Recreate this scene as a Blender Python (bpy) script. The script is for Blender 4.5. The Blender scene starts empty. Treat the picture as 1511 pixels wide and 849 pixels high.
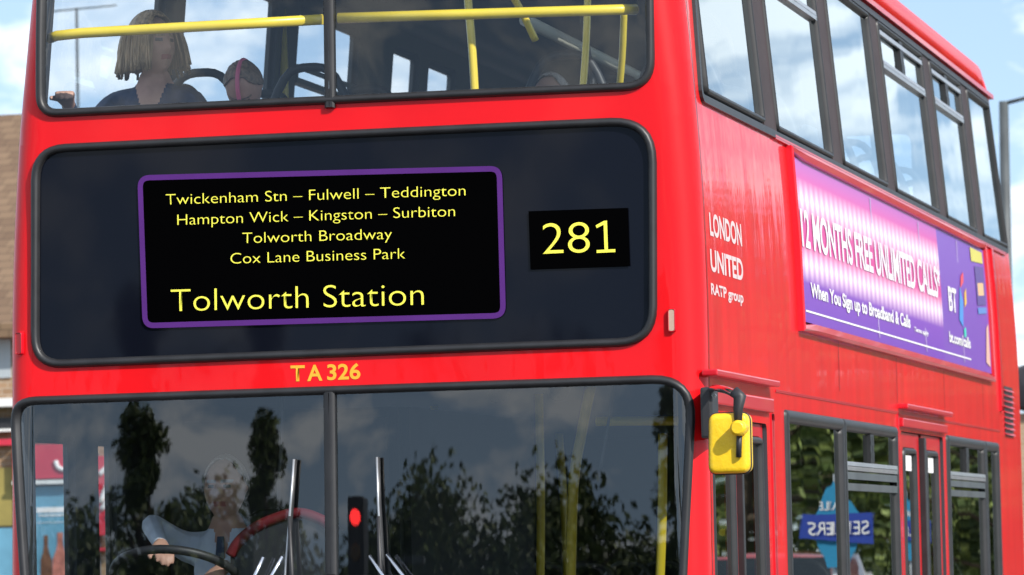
import bpy, bmesh, math, random
from math import radians, sin, cos, pi, sqrt, asin
from mathutils import Vector, Matrix, noise

SC = bpy.context.scene
COL = SC.collection

# ------------------------------------------------------------------ camera
PW, PH = 1511, 849
FPXL = 6447.95
YAW, PITCH, ROLL = 0.2303456, 0.0604674, -0.0225855
CAM = Vector((4.01416, -14.59304, 1.61971))
FWD = Vector((-sin(YAW)*cos(PITCH), cos(YAW)*cos(PITCH), sin(PITCH)))
_r = Vector((cos(YAW), sin(YAW), 0)); _u = _r.cross(FWD)
RGT = _r*cos(ROLL) + _u*sin(ROLL); UPV = -_r*sin(ROLL) + _u*cos(ROLL)
cd = bpy.data.cameras.new('camera'); cam = bpy.data.objects.new('camera', cd); COL.objects.link(cam)
M = Matrix((RGT, UPV, -FWD)).transposed().to_4x4(); M.translation = CAM
cam.matrix_world = M
cd.sensor_width = 36; cd.lens = FPXL/PW*36; cd.clip_start = .1; cd.clip_end = 3000
cd.dof.use_dof = True; cd.dof.focus_distance = 14.9; cd.dof.aperture_fstop = 8
SC.camera = cam

# ------------------------------------------------------------------ light
SUN_EL = radians(36); SUN_AZ = radians(128)      # azimuth clockwise from +Y: right of the camera, behind it
wd = bpy.data.worlds.new('World'); SC.world = wd; wd.use_nodes = True
nt = wd.node_tree; nt.nodes.clear()
def N(t, ty, **kw):
    n = t.nodes.new(ty)
    for k, v in kw.items(): setattr(n, k, v)
    return n
out = N(nt, 'ShaderNodeOutputWorld'); bg = N(nt, 'ShaderNodeBackground'); bg.inputs[1].default_value = .135
sky = N(nt, 'ShaderNodeTexSky', sky_type='NISHITA', sun_disc=False, sun_elevation=SUN_EL, sun_rotation=SUN_AZ)
sky.air_density = 1.0; sky.dust_density = .3; sky.ozone_density = 2.0
tc = N(nt, 'ShaderNodeTexCoord')
lift = N(nt, 'ShaderNodeVectorMath', operation='MULTIPLY_ADD'); lift.inputs[1].default_value = (1, 1, .9); lift.inputs[2].default_value = (0, 0, .10)
nrm = N(nt, 'ShaderNodeVectorMath', operation='NORMALIZE'); nt.links.new(tc.outputs['Generated'], lift.inputs[0]); nt.links.new(lift.outputs[0], nrm.inputs[0]); nt.links.new(nrm.outputs[0], sky.inputs[0])
mp = N(nt, 'ShaderNodeMapping'); mp.inputs['Scale'].default_value = (1, 1, 2.2); mp.inputs['Location'].default_value = (3, 1, 2)
nz = N(nt, 'ShaderNodeTexNoise'); nz.inputs['Scale'].default_value = 19.0; nz.inputs['Detail'].default_value = 7; nz.inputs['Roughness'].default_value = .58
nz.inputs['Distortion'].default_value = .35
rp = N(nt, 'ShaderNodeValToRGB'); rp.color_ramp.elements[0].position = .47; rp.color_ramp.elements[1].position = .60; rp.color_ramp.elements[0].color = (.12, .12, .12, 1)
mx = N(nt, 'ShaderNodeMix', data_type='RGBA'); mx.inputs[7].default_value = (7.4, 8.0, 8.6, 1)
nt.links.new(tc.outputs['Generated'], mp.inputs[0]); nt.links.new(mp.outputs[0], nz.inputs[0]); nt.links.new(nz.outputs[0], rp.inputs[0])
nt.links.new(rp.outputs[0], mx.inputs[0]); nt.links.new(sky.outputs[0], mx.inputs[6]); nt.links.new(mx.outputs[2], bg.inputs[0]); nt.links.new(bg.outputs[0], out.inputs[0])
sl = bpy.data.lights.new('sun', 'SUN'); sl.energy = 4.3; sl.angle = radians(.5); sl.color = (1, .95, .87)
sun = bpy.data.objects.new('sun', sl); COL.objects.link(sun)
SD = Vector((sin(SUN_AZ)*cos(SUN_EL), cos(SUN_AZ)*cos(SUN_EL), sin(SUN_EL)))
sun.rotation_euler = SD.to_track_quat('Z', 'Y').to_euler()
SC.view_settings.view_transform = 'Standard'; SC.view_settings.look = 'None'; SC.view_settings.exposure = .38; SC.view_settings.gamma = 1
SC.cycles.max_bounces = 10; SC.cycles.transparent_max_bounces = 16; SC.cycles.caustics_reflective = False; SC.cycles.caustics_refractive = False
SC.cycles.use_denoising = True

# ------------------------------------------------------------------ pixel helpers (photo pixel -> point on a real surface)
def ray(px, py): return RGT*((px-PW/2)/FPXL) - UPV*((py-PH/2)/FPXL) + FWD
def at(px, py, Y):
    d = ray(px, py); return CAM + d*((Y-CAM.y)/d.y)
def lerp(a, b, t): return a+(b-a)*t
def pw(z, pts):
    if z <= pts[0][0]: return pts[0][1]
    for (a, va), (b, vb) in zip(pts, pts[1:]):
        if z <= b: return lerp(va, vb, (z-a)/(b-a))
    return pts[-1][1]
def hw(z):                                                      # smooth tumblehome above the waist
    t = min(max(z-2.35, 0), .95); return 1.253-.0475*t*t-.0903*max(0, z-3.30)
def cr(z): return pw(z, [(2.2, .09), (3.2, .11), (4.1, .16)])    # corner radius in plan
def y0(z): return pw(z, [(.3, -.085), (2.2, 0), (4.1, .05)])      # rake of the front
BOW = .018
def FS(u, z, h=0.):
    w, r = hw(z), cr(z); s = 1 if u >= 0 else -1; a = abs(u); f = w-r
    if a <= f: return Vector((u, y0(z)-h-BOW*(1-(u/f)**2), z))
    t = (a-f)/r
    if t > pi/2: return Vector((s*(w+h), y0(z)+r+(t-pi/2)*r, z))
    return Vector((s*(f+(r+h)*sin(t)), y0(z)+r-(r+h)*cos(t), z))
def FPX(px, py):
    Y = 0.
    for _ in range(12):
        P = at(px, py, Y); z = P.z; w, r = hw(z), cr(z); f = w-r; a = abs(P.x)
        if a <= f: u, Y = a, y0(z)-BOW*(1-(a/f)**2)
        else:
            t = asin(max(0, min(1, (a-f)/r))); u = f+r*t; Y = lerp(Y, y0(z)+r*(1-cos(t)), .7)
    return (math.copysign(u, P.x), z)
def SS(sg):
    return lambda y, z, h=0.: Vector((sg*(hw(z)+h), y, z))
NS, OS = SS(1), SS(-1)
def SPX(px, py):
    x = 1.24; d = ray(px, py)
    for _ in range(12):
        P = CAM + d*((x-CAM.x)/d.x); x = hw(P.z)
    return (P.y, P.z)

# ------------------------------------------------------------------ materials
def lin(c): return tuple((v/12.92 if v <= .04045 else ((v+.055)/1.055)**2.4) for v in c)
def hexc(s): return lin(tuple(int(s[i:i+2], 16)/255 for i in (0, 2, 4)))
MATS = {}
def mat(name, col, rough=.5, metal=0., coat=0., spec=.5, var=0., vscale=6., bump=0., bscale=40., emit=0., stretch=(1, 1, 1)):
    m = bpy.data.materials.new(name); m.use_nodes = True; t = m.node_tree; b = t.nodes['Principled BSDF']
    b.inputs['Roughness'].default_value = rough; b.inputs['Metallic'].default_value = metal
    b.inputs['Coat Weight'].default_value = coat; b.inputs['Coat Roughness'].default_value = .02
    b.inputs['Specular IOR Level'].default_value = spec
    b.inputs['Base Color'].default_value = (*col, 1)
    if emit: b.inputs['Emission Color'].default_value = (*col, 1); b.inputs['Emission Strength'].default_value = emit
    if var or bump:
        c = N(t, 'ShaderNodeTexCoord'); q = N(t, 'ShaderNodeMapping'); q.inputs['Scale'].default_value = stretch
        t.links.new(c.outputs['Object'], q.inputs[0])
    if var:
        n = N(t, 'ShaderNodeTexNoise'); n.inputs['Scale'].default_value = vscale; n.inputs['Detail'].default_value = 6
        t.links.new(q.outputs[0], n.inputs[0])
        r = N(t, 'ShaderNodeValToRGB'); r.color_ramp.elements[0].position = .3; r.color_ramp.elements[1].position = .7
        r.color_ramp.elements[0].color = (*[max(0, v*(1-var)) for v in col], 1); r.color_ramp.elements[1].color = (*[min(1, v*(1+var)) for v in col], 1)
        t.links.new(n.outputs[0], r.inputs[0]); t.links.new(r.outputs[0], b.inputs['Base Color'])
    if bump:
        n2 = N(t, 'ShaderNodeTexNoise'); n2.inputs['Scale'].default_value = bscale; n2.inputs['Detail'].default_value = 3
        t.links.new(q.outputs[0], n2.inputs[0])
        bp = N(t, 'ShaderNodeBump'); bp.inputs['Strength'].default_value = bump; bp.inputs['Distance'].default_value = .02
        t.links.new(n2.outputs[0], bp.inputs['Height']); t.links.new(bp.outputs[0], b.inputs['Normal'])
        if coat: t.links.new(bp.outputs[0], b.inputs['Coat Normal'])
    MATS[name] = m; return m
def glass(name, tint, ior=1.52, k=1.6, rough=.0, wob=.0, refl=(1, 1, 1)):
    m = bpy.data.materials.new(name); m.use_nodes = True; t = m.node_tree; t.nodes.clear()
    o = N(t, 'ShaderNodeOutputMaterial'); mix = N(t, 'ShaderNodeMixShader'); tr = N(t, 'ShaderNodeBsdfTransparent'); gl = N(t, 'ShaderNodeBsdfGlossy')
    tr.inputs[0].default_value = (*tint, 1); gl.inputs['Roughness'].default_value = rough; gl.inputs[0].default_value = (*refl, 1)
    fr = N(t, 'ShaderNodeFresnel'); ge = N(t, 'ShaderNodeNewGeometry'); im = N(t, 'ShaderNodeMix', data_type='FLOAT')
    im.inputs[2].default_value = ior; im.inputs[3].default_value = 1/ior
    t.links.new(ge.outputs['Backfacing'], im.inputs[0]); t.links.new(im.outputs[0], fr.inputs['IOR'])
    # two faces of a pane: R = 2F/(1+F)
    a = N(t, 'ShaderNodeMath', operation='MULTIPLY'); a.inputs[1].default_value = k
    b = N(t, 'ShaderNodeMath', operation='ADD'); b.inputs[1].default_value = 1
    c = N(t, 'ShaderNodeMath', operation='DIVIDE')
    t.links.new(fr.outputs[0], a.inputs[0]); t.links.new(fr.outputs[0], b.inputs[0]); t.links.new(a.outputs[0], c.inputs[0]); t.links.new(b.outputs[0], c.inputs[1])
    t.links.new(c.outputs[0], mix.inputs[0]); t.links.new(tr.outputs[0], mix.inputs[1]); t.links.new(gl.outputs[0], mix.inputs[2]); t.links.new(mix.outputs[0], o.inputs[0])
    if wob:
        co = N(t, 'ShaderNodeTexCoord'); n = N(t, 'ShaderNodeTexNoise'); n.inputs['Scale'].default_value = 1.6; n.inputs['Detail'].default_value = 1
        bp = N(t, 'ShaderNodeBump'); bp.inputs['Strength'].default_value = wob; bp.inputs['Distance'].default_value = .02
        t.links.new(co.outputs['Object'], n.inputs[0]); t.links.new(n.outputs[0], bp.inputs['Height']); t.links.new(bp.outputs[0], gl.inputs['Normal'])
    MATS[name] = m; return m

RED = mat('bus_red_paint', (.72, .004, .008), .40, coat=.28, spec=.15, var=.09, vscale=1.6, bump=.04, bscale=2.2)
SIDERED = mat('bus_side_red_paint', (.74, .004, .006), .45, coat=.6, spec=.15, var=.13, vscale=1.6, bump=.15, bscale=1.3, stretch=(1, 3.4, .5))
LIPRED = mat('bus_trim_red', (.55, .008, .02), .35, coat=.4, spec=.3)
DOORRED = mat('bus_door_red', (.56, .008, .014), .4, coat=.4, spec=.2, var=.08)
RUB = mat('black_rubber', (.018, .018, .02), .45, var=.25, vscale=12)
PILLAR = mat('dark_pillar', (.050, .034, .034), .6, spec=.25, var=.15)
ALU = mat('worn_aluminium', (.45, .46, .48), .35, metal=.7, var=.1)
STEEL = mat('chrome_steel', (.7, .7, .72), .15, metal=1.)
BLACKGL = mat('black_glass', (.004, .005, .010), .035, spec=.16, bump=.03, bscale=1.4)
BLINDBLK = mat('blind_black', (.001, .001, .0012), .9, spec=0.)
PURPLE = mat('blind_purple', (.085, .022, .17), .7, spec=.1, var=.08)
BLINDYEL = mat('blind_yellow', hexc('f4ee58'), .6, spec=.1)
GOLD = mat('gold_lettering', (.86, .42, .03), .4)
WHITE = mat('white_vinyl', (.82, .80, .80), .45)
YEL = mat('handrail_yellow', (.82, .60, .03), .35, coat=.4, var=.06)
YELH = mat('mirror_yellow', (.86, .55, .012), .42, coat=.3, var=.08, vscale=20, bump=.1, bscale=90)
LINING = mat('interior_lining', (.04, .045, .055), .6, var=.08)
CEIL = mat('interior_ceiling', (.045, .06, .085), .55, var=.06)
FLOORM = mat('interior_floor', (.05, .055, .07), .7, var=.2)
SEATM = mat('seat_moquette', (.03, .04, .085), .85, var=.5, vscale=60)
DARKP = mat('dark_plastic', (.022, .022, .025), .5, var=.2)
DARKG = mat('dark_grey_metal', (.07, .08, .085), .5, var=.2)
GLF = glass('front_glass', (.95, .98, 1.), k=1.3, wob=.03)
GLS = glass('side_glass', (.80, .86, .88), k=2.3, wob=.035, refl=(.90, .98, 1.))
GLL = glass('lower_side_glass', (.50, .54, .54), k=2.3, wob=.04, refl=(.80, .84, .80))
GLW = glass('windscreen_glass', (.80, .84, .86), k=2.1, wob=.03)
GLO = glass('offside_glass', (.93, .96, .97), k=1.6)
LAMPW = mat('marker_lens', (.50, .34, .26), .25, coat=.5)
LAMPR = mat('red_lens', (.4, .01, .01), .2)
HAIRB = mat('blonde_hair', (.36, .235, .125), .5, var=.5, vscale=90, bump=.4, bscale=120, stretch=(1, 1, .12))
HAIRD = mat('brown_hair', (.05, .03, .02), .5, var=.4, vscale=90, bump=.4, bscale=120, stretch=(1, 1, .15))
HAIRL = mat('light_brown_hair', (.22, .14, .09), .5, var=.5, vscale=60)
HAIRG = mat('grey_hair', (.42, .40, .38), .6, var=.3, vscale=80)
SKIN = mat('skin', (.52, .29, .21), .55, var=.08, vscale=30)
LIPS = mat('lips', (.38, .12, .11), .45)
EYE = mat('eye_dark', (.03, .02, .02), .3)
NAVY = mat('navy_jacket', (.018, .030, .075), .8, var=.3, vscale=40)
SHIRT = mat('white_shirt', (.70, .76, .84), .75, var=.08, vscale=14, bump=.4, bscale=14)
LILAC = mat('pale_top', (.45, .40, .50), .8, var=.15)
CREAM = mat('cream_top', (.60, .55, .46), .8, var=.15)
TROU = mat('dark_trousers', (.02, .022, .03), .8)
PINK = mat('pink_band', (.80, .16, .28), .5)
TIE = mat('dark_tie', (.03, .05, .10), .6)

# ------------------------------------------------------------------ object helpers
def put(name, me, m=None, parent=None):
    if m is not None:
        for q in (m if isinstance(m, (list, tuple)) else [m]): me.materials.append(q)
    o = bpy.data.objects.new(name, me); COL.objects.link(o)
    if parent is not None: o.parent = parent
    return o
def from_bm(name, bm, m=None, parent=None, smooth=False, ang=None):
    me = bpy.data.meshes.new(name); bm.to_mesh(me); bm.free()
    if smooth: me.polygons.foreach_set('use_smooth', [True]*len(me.polygons))
    if ang: me.set_sharp_from_angle(angle=radians(ang))
    return put(name, me, m, parent)
def tag(o, label=None, cat=None, group=None, kind=None):
    if label: o['label'] = label
    if cat: o['category'] = cat
    if group: o['group'] = group
    if kind: o['kind'] = kind
    return o
def empty(name, loc=(0, 0, 0), rz=0.):
    o = bpy.data.objects.new(name, None); COL.objects.link(o); o.location = loc; o.rotation_euler = (0, 0, rz); o.empty_display_size = .1
    return o
def copy_tree(o, parent=None):
    c = o.copy(); COL.objects.link(c)
    if parent is not None: c.parent = parent
    for ch in list(o.children): copy_tree(ch, c)
    return c
def bm_box(bm, x0, x1, y0_, y1, z0, z1, bev=0.):
    v = [bm.verts.new(p) for p in ((x0, y0_, z0), (x1, y0_, z0), (x1, y1, z0), (x0, y1, z0), (x0, y0_, z1), (x1, y0_, z1), (x1, y1, z1), (x0, y1, z1))]
    fs = [bm.faces.new([v[i] for i in f]) for f in ((0, 3, 2, 1), (4, 5, 6, 7), (0, 1, 5, 4), (1, 2, 6, 5), (2, 3, 7, 6), (3, 0, 4, 7))]
    if bev:
        es = list({e for f in fs for e in f.edges}); bmesh.ops.bevel(bm, geom=es, offset=bev, segments=2, affect='EDGES', profile=.6)
def box(name, x0, x1, y0_, y1, z0, z1, m, parent=None, bev=0.):
    bm = bmesh.new(); bm_box(bm, min(x0, x1), max(x0, x1), min(y0_, y1), max(y0_, y1), min(z0, z1), max(z0, z1), bev)
    return from_bm(name, bm, m, parent)
def bm_tube(bm, pts, r, n=12, cap=True):
    pts = [Vector(p) for p in pts]; k = len(pts)
    rs = r if isinstance(r, (list, tuple)) else [r]*k
    d0 = (pts[1]-pts[0]).normalized(); ref = Vector((0, 0, 1)) if abs(d0.z) < .9 else Vector((1, 0, 0))
    a = d0.cross(ref).normalized(); rings = []
    for i, p in enumerate(pts):
        d = (pts[min(i+1, k-1)]-pts[max(i-1, 0)]).normalized(); a = (a-d*a.dot(d)).normalized(); b = d.cross(a)
        rings.append([bm.verts.new(p+(a*cos(2*pi*j/n)+b*sin(2*pi*j/n))*rs[i]) for j in range(n)])
    for A, B in zip(rings, rings[1:]):
        for j in range(n): bm.faces.new((A[j], A[(j+1) % n], B[(j+1) % n], B[j])).smooth = True
    if cap: bm.faces.new(rings[0][::-1]); bm.faces.new(rings[-1])
def smooth_path(pts, n=6):
    pts = [Vector(p) for p in pts]; P = [pts[0]]+pts+[pts[-1]]; o = []
    for i in range(1, len(P)-2):
        p0, p1, p2, p3 = P[i-1:i+3]
        for j in range(n):
            t = j/n; o.append(.5*((2*p1)+(p2-p0)*t+(2*p0-5*p1+4*p2-p3)*t*t+(3*p1-p0-3*p2+p3)*t**3))
    o.append(pts[-1]); return o
def tube(name, pts, r, m, parent=None, n=12, sm=0):
    bm = bmesh.new(); bm_tube(bm, smooth_path(pts, sm) if sm else pts, r, n); return from_bm(name, bm, m, parent)
def rounded(c, rad, n=8):
    """closed outline from corner points; rad one number or one per corner"""
    o = []; k = len(c); c = [Vector(p) for p in c]
    for i in range(k):
        p, a, b = c[i], c[i-1], c[(i+1) % k]; r = rad[i] if isinstance(rad, (list, tuple)) else rad
        if r <= 0: o.append(p.copy()); continue
        d1, d2 = (a-p).normalized(), (b-p).normalized(); ang = d1.angle(d2); l = min(r/math.tan(ang/2), (a-p).length*.49, (b-p).length*.49)
        q1, q2 = p+d1*l, p+d2*l
        for j in range(n+1):
            t = j/n; o.append(q1*(1-t)**2+p*2*t*(1-t)*.82+q2*t*t + p*0 if False else (q1*(1-t)**2+p*(2*t*(1-t))+q2*t*t))
    return o
def dense(o, step=.05):
    r = []
    for a, b in zip(o, o[1:]+o[:1]):
        n = max(1, int((b-a).length/step))
        for j in range(n): r.append(a.lerp(b, j/n))
    return r
def offset(o, d):
    """positive d grows the outline"""
    A = sum(a.x*b.y-b.x*a.y for a, b in zip(o, o[1:]+o[:1])); s = 1 if A > 0 else -1; r = []; k = len(o)
    for i in range(k):
        t = (o[(i+1) % k]-o[i-1]); 
        if t.length < 1e-9: r.append(o[i].copy()); continue
        t.normalize(); r.append(o[i]+Vector((t.y, -t.x))*s*d)
    return r
def sheet_bm(outer, holes, mapf, h=0., cu=(), cz=()):
    bm = bmesh.new()
    for lp in [outer]+list(holes):
        vs = [bm.verts.new((p[0], p[1], 0)) for p in lp]
        for a, b in zip(vs, vs[1:]+vs[:1]): bm.edges.new((a, b))
    bmesh.ops.triangle_fill(bm, edges=bm.edges[:], use_beauty=True, use_dissolve=False, normal=(0, 0, 1))
    for c in cu: bmesh.ops.bisect_plane(bm, geom=bm.verts[:]+bm.edges[:]+bm.faces[:], plane_co=(c, 0, 0), plane_no=(1, 0, 0))
    for c in cz: bmesh.ops.bisect_plane(bm, geom=bm.verts[:]+bm.edges[:]+bm.faces[:], plane_co=(0, c, 0), plane_no=(0, 1, 0))
    uvl = bm.loops.layers.uv.new('UVMap')
    us = [p[0] for p in outer]; zs = [p[1] for p in outer]; a0, a1, b0, b1 = min(us), max(us), min(zs), max(zs)
    for f in bm.faces:
        for l in f.loops: l[uvl].uv = ((l.vert.co.x-a0)/(a1-a0), (l.vert.co.y-b0)/(b1-b0))
    f0 = max(bm.faces, key=lambda f: f.calc_area()); c = f0.calc_center_median()
    want = mapf(c.x, c.y, h+.01)-mapf(c.x, c.y, h)
    for v in bm.verts: v.co = mapf(v.co.x, v.co.y, h)
    bm.normal_update(); bmesh.ops.recalc_face_normals(bm, faces=bm.faces[:]); bm.normal_update()
    f0 = max(bm.faces, key=lambda f: f.calc_area())
    if f0.normal.dot(want) < 0: bmesh.ops.reverse_faces(bm, faces=bm.faces[:])
    return bm
def sheet(name, outer, holes, mapf, m, parent=None, h=0., cu=(), cz=(), smooth=True, thick=0., inner=None):
    bm = sheet_bm(outer, holes, mapf, h, cu, cz)
    if thick:                                   # an inner skin and the rim between, each with its own normals
        nf = len(bm.faces); b2 = sheet_bm(outer, holes, mapf, h-thick, cu, cz); bmesh.ops.reverse_faces(b2, faces=b2.faces[:])
        me = bpy.data.meshes.new('tmp'); b2.to_mesh(me); b2.free(); bm.from_mesh(me); bpy.data.meshes.remove(me)
        bm.faces.ensure_lookup_table()
        for f in bm.faces[nf:]: f.material_index = 1 if inner else 0
        for lp in [outer]+list(holes):
            k = len(lp); A = [bm.verts.new(mapf(p[0], p[1], h)) for p in lp]; B = [bm.verts.new(mapf(p[0], p[1], h-thick)) for p in lp]
            for i in range(k):
                if (A[i].co-A[(i+1) % k].co).length > 1e-6: bm.faces.new((A[i], A[(i+1) % k], B[(i+1) % k], B[i])).material_index = 1 if inner else 0
    o = from_bm(name, bm, m, parent, smooth)
    if inner: o.data.materials.append(inner)
    return o
def ring_bm(bm, outline, prof, mapf):
    """sweep the profile [(outward offset, height)] along a closed outline lying on the surface mapf"""
    rings = [[bm.verts.new(mapf(p.x, p.y, h)) for p in offset(outline, d)] for d, h in prof]; k = len(outline)
    for A, B in zip(rings, rings[1:]):
        for i in range(k): bm.faces.new((A[i], A[(i+1) % k], B[(i+1) % k], B[i]))
    bmesh.ops.recalc_face_normals(bm, faces=bm.faces[:])
def gasket(name, outline, mapf, m, parent, w=.036, hgt=.018, inn=.5):
    """rounded rubber section; outline is its outer edge"""
    bm = bmesh.new(); pr = []
    for i in range(9):
        t = i/8; pr.append((-w*t, hgt*sin(pi*min(1, max(0, t)))**.55 if 0 < t < 1 else -.01))
    ring_bm(bm, dense(outline, .04), pr, mapf)
    return from_bm(name, bm, m, parent, True)
def V2(l): return [Vector(p) for p in l]
FCU = [0]+[s*v for s in (1, -1) for v in [.1*i for i in range(1, 8)]+[.80, .88]+[.92+.025*i for i in range(18)]]
FCZ = [.6, 1., 1.4, 1.8, 2.2, 2.5, 2.8, 3.1, 3.4, 3.7, 4.0]
SCZ = [2.35+.095*i for i in range(11)]

# text on a surface: run = baseline ends in surface coordinates, cap = letter height
_tcache = {}
def text_mesh(s, bold=0.):
    c = bpy.data.curves.new('t', 'FONT'); c.body = s; c.size = 1; c.resolution_u = 6; c.offset = bold
    o = bpy.data.objects.new('t', c); COL.objects.link(o); dg = bpy.context.evaluated_depsgraph_get()
    me = bpy.data.meshes.new_from_object(o.evaluated_get(dg)); bpy.data.objects.remove(o); bpy.data.curves.remove(c); return me
def lettering(name, lines, mapf, m, parent, h=.004, bold=0.):
    return [letter_line(name, [l], mapf, m, parent, h, bold) for l in lines]
def letter_line(name, lines, mapf, m, parent, h=.004, bold=0.):
    """lines: (text, (u0,z0), (u1,z1), cap height[, mirrored])"""
    bm = bmesh.new(); H = _tcache.setdefault('H', max(v.co.y for v in text_mesh('H').vertices))
    for ln in lines:
        s, a, b, cap = ln[:4]; a, b = Vector(a), Vector(b)
        me = text_mesh(s, bold); xs = [v.co.x for v in me.vertices]; x0, x1 = min(xs), max(xs)
        base = len(bm.verts); bm.from_mesh(me); bm.verts.ensure_lookup_table()
        d = b-a; up = ln[4] if len(ln) > 4 else Vector((0, 1))
        for v in bm.verts[base:]:
            p = a+d*((v.co.x-x0)/(x1-x0))+up*(v.co.y/H*cap); v.co = mapf(p.x, p.y, h)
        bpy.data.meshes.remove(me)
    bm.normal_update()
    if bm.faces:
        bm.faces.ensure_lookup_table(); f = bm.faces[0]; a, b = Vector(lines[0][1]), Vector(lines[0][1])
        want = mapf(a.x, a.y, .02)-mapf(a.x, a.y, 0)
        for f in bm.faces:
            if f.normal.dot(want) < 0: f.normal_flip()
    return from_bm(name, bm, m, parent)

# ================================================================== SETTING
def ground_mat():
    return mat('asphalt', (.05, .05, .052), .85, var=.3, vscale=3, bump=.5, bscale=120)
def flat(name, x0, x1, ya, yb, z, m, kind='structure'):
    bm = bmesh.new(); bm.faces.new([bm.verts.new(p) for p in ((x0, ya, z), (x1, ya, z), (x1, yb, z), (x0, yb, z))])
    return tag(from_bm(name, bm, m), kind=kind)
flat('ground', -600, 600, -600, 600, -.012, mat('ground_grass', (.05, .07, .02), .9, var=.4, vscale=.4))
flat('road', -5.2, 2.0, -300, 300, 0, ground_mat())
PAVE = mat('paving', (.30, .28, .26), .85, var=.15, vscale=2.5, bump=.2, bscale=30)
for xx in ((2.15, 6.2), (-9.5, -5.35)): tag(box('pavement', xx[0], xx[1], -300, 300, -.01, .12, PAVE), kind='structure')
KERB = mat('kerb_stone', (.36, .35, .33), .8, var=.15, vscale=5)
for xx in ((2.0, 2.147), (-5.347, -5.2)): tag(box('kerb', xx[0], xx[1], -300, 300, -.01, .125, KERB, bev=.015), kind='structure')
flat('road_marking', -1.75, -1.65, -300, 300, .004, mat('road_paint', (.7, .7, .68), .7, var=.15, vscale=8))

# ================================================================== THE BUS
bus = tag(empty('double_decker_bus'), 'red double decker bus filling the picture, showing route 281 to Tolworth Station', 'bus')
REAR = 9.25
ZB, ZT = .36, 4.07        # skirt and eaves

# ---- outlines on the front, from the photo
UPW = rounded(V2([FPX(54, 176), FPX(968, 134), (FPX(960, -225)[0], 4.0), (FPX(68, -190)[0], 4.0)]), [.085, .11, .10, .10])
DST = rounded(V2([FPX(45, 546), FPX(971, 511), FPX(970, 170), FPX(47, 214)]), [.12, .14, .16, .13])
WSC = rounded(V2([(-1.165, 1.16), (1.165, 1.16), FPX(1028, 551), FPX(20, 586)]), [.12, .12, .15, .10])
def uedge(z): return hw(z)-cr(z)+cr(z)*pi/2
zs = [ZB+(ZT-ZB)*i/24 for i in range(25)]
fo = V2([(uedge(z), z) for z in zs]+[(-uedge(z), z) for z in reversed(zs)])
holes = [dense(offset(o, -.018), .06) for o in (UPW, DST, WSC)]
sheet('front_panel', dense(fo, .2), holes, FS, RED, bus, cu=FCU, cz=FCZ, thick=.03, inner=LINING)

# ---- side panels
def yedge(z): return y0(z)+cr(z)
def rearedge(z): return pw(z, [(2.5, REAR), (4.1, REAR-.10)])
side_o = V2([(yedge(z), z) for z in zs]+[(rearedge(z), z) for z in reversed(zs)])
def arch(yc, r=.56):
    return [Vector((yc+r*cos(t), max(ZB+.004, .50+r*sin(t)))) for t in [2*pi*i/24 for i in range(24)]]
WZ0, WZ1 = 3.215, 3.99
UBAND = rounded(V2([SPX(1033, 139), (9.12, 3.205), (9.02, WZ1), (.42, WZ1)]), [.02, .03, .03, .03], 4)
DW = [('front_door', .12, 1.22, 2.07), ('middle_door', 4.66, 6.06, 2.12)]
LW = [(1.60, 2.98), (2.98, 4.50), (6.16, 7.60), (7.60, 8.17)]
def rect(a, b, c, d, r=.02): return rounded(V2([(a, c), (b, c), (b, d), (a, d)]), r, 4)
near_holes = [UBAND]+[rect(a, b, .42, t-.002, .03) for _, a, b, t in DW]+[rect(1.60, 4.50, .98, 2.13), rect(6.16, 8.17, .98, 2.13)]
# wheel arches are cut as their own holes
near_holes += [rounded(V2([(6.75, .44), (7.85, .44), (7.75, .86), (6.85, .86)]), .12)]
near_holes2 = [dense(h, .15) for h in near_holes]
sheet('nearside_panel', dense(side_o, .3), near_holes2, NS, SIDERED, bus, cz=SCZ, thick=.03, inner=LINING)
OUP = [(.30, 1.58), (1.83, 3.1), (3.42, 4.4), (5.0, 5.48), (5.66, 6.2), (7.0, 8.4)]
OLW = [(.22, .66), (.92, 1.13), (2.35, 3.7), (3.7, 5.1), (5.1, 6.5), (6.5, 7.9)]
off_holes = [rect(a, b, WZ0-.03, WZ1, .05) for a, b in OUP]+[rect(a, b, 1.35 if b < 1.6 else .98, 2.08, .04) for a, b in OLW]
off_holes += [rounded(V2([(6.75, .44), (7.85, .44), (7.75, .86), (6.85, .86)]), .12), rounded(V2([(1.55, .44), (2.65, .44), (2.55, .86), (1.65, .86)]), .12)]
sheet('offside_panel', dense(side_o, .3), [dense(h, .15) for h in off_holes], OS, SIDERED, bus, cz=SCZ, thick=.03, inner=LINING)
# rear wall
RS = lambda x, z, h=0.: Vector((x, rearedge(z)+h, z))
ro = V2([(hw(z)-.001, z) for z in zs]+[(-hw(z)+.001, z) for z in reversed(zs)])
rw = [rect(-.75, .75, 3.25, 3.9, .1)]
sheet('rear_panel', dense(ro, .3), [dense(h, .1) for h in rw], RS, RED, bus, cz=SCZ, thick=.03, inner=LINING)
rwn = gasket('rear_window', rw[0], RS, RUB, bus, .04)
sheet('pane', rw[0], [], RS, GLO, rwn, h=-.01)
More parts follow.
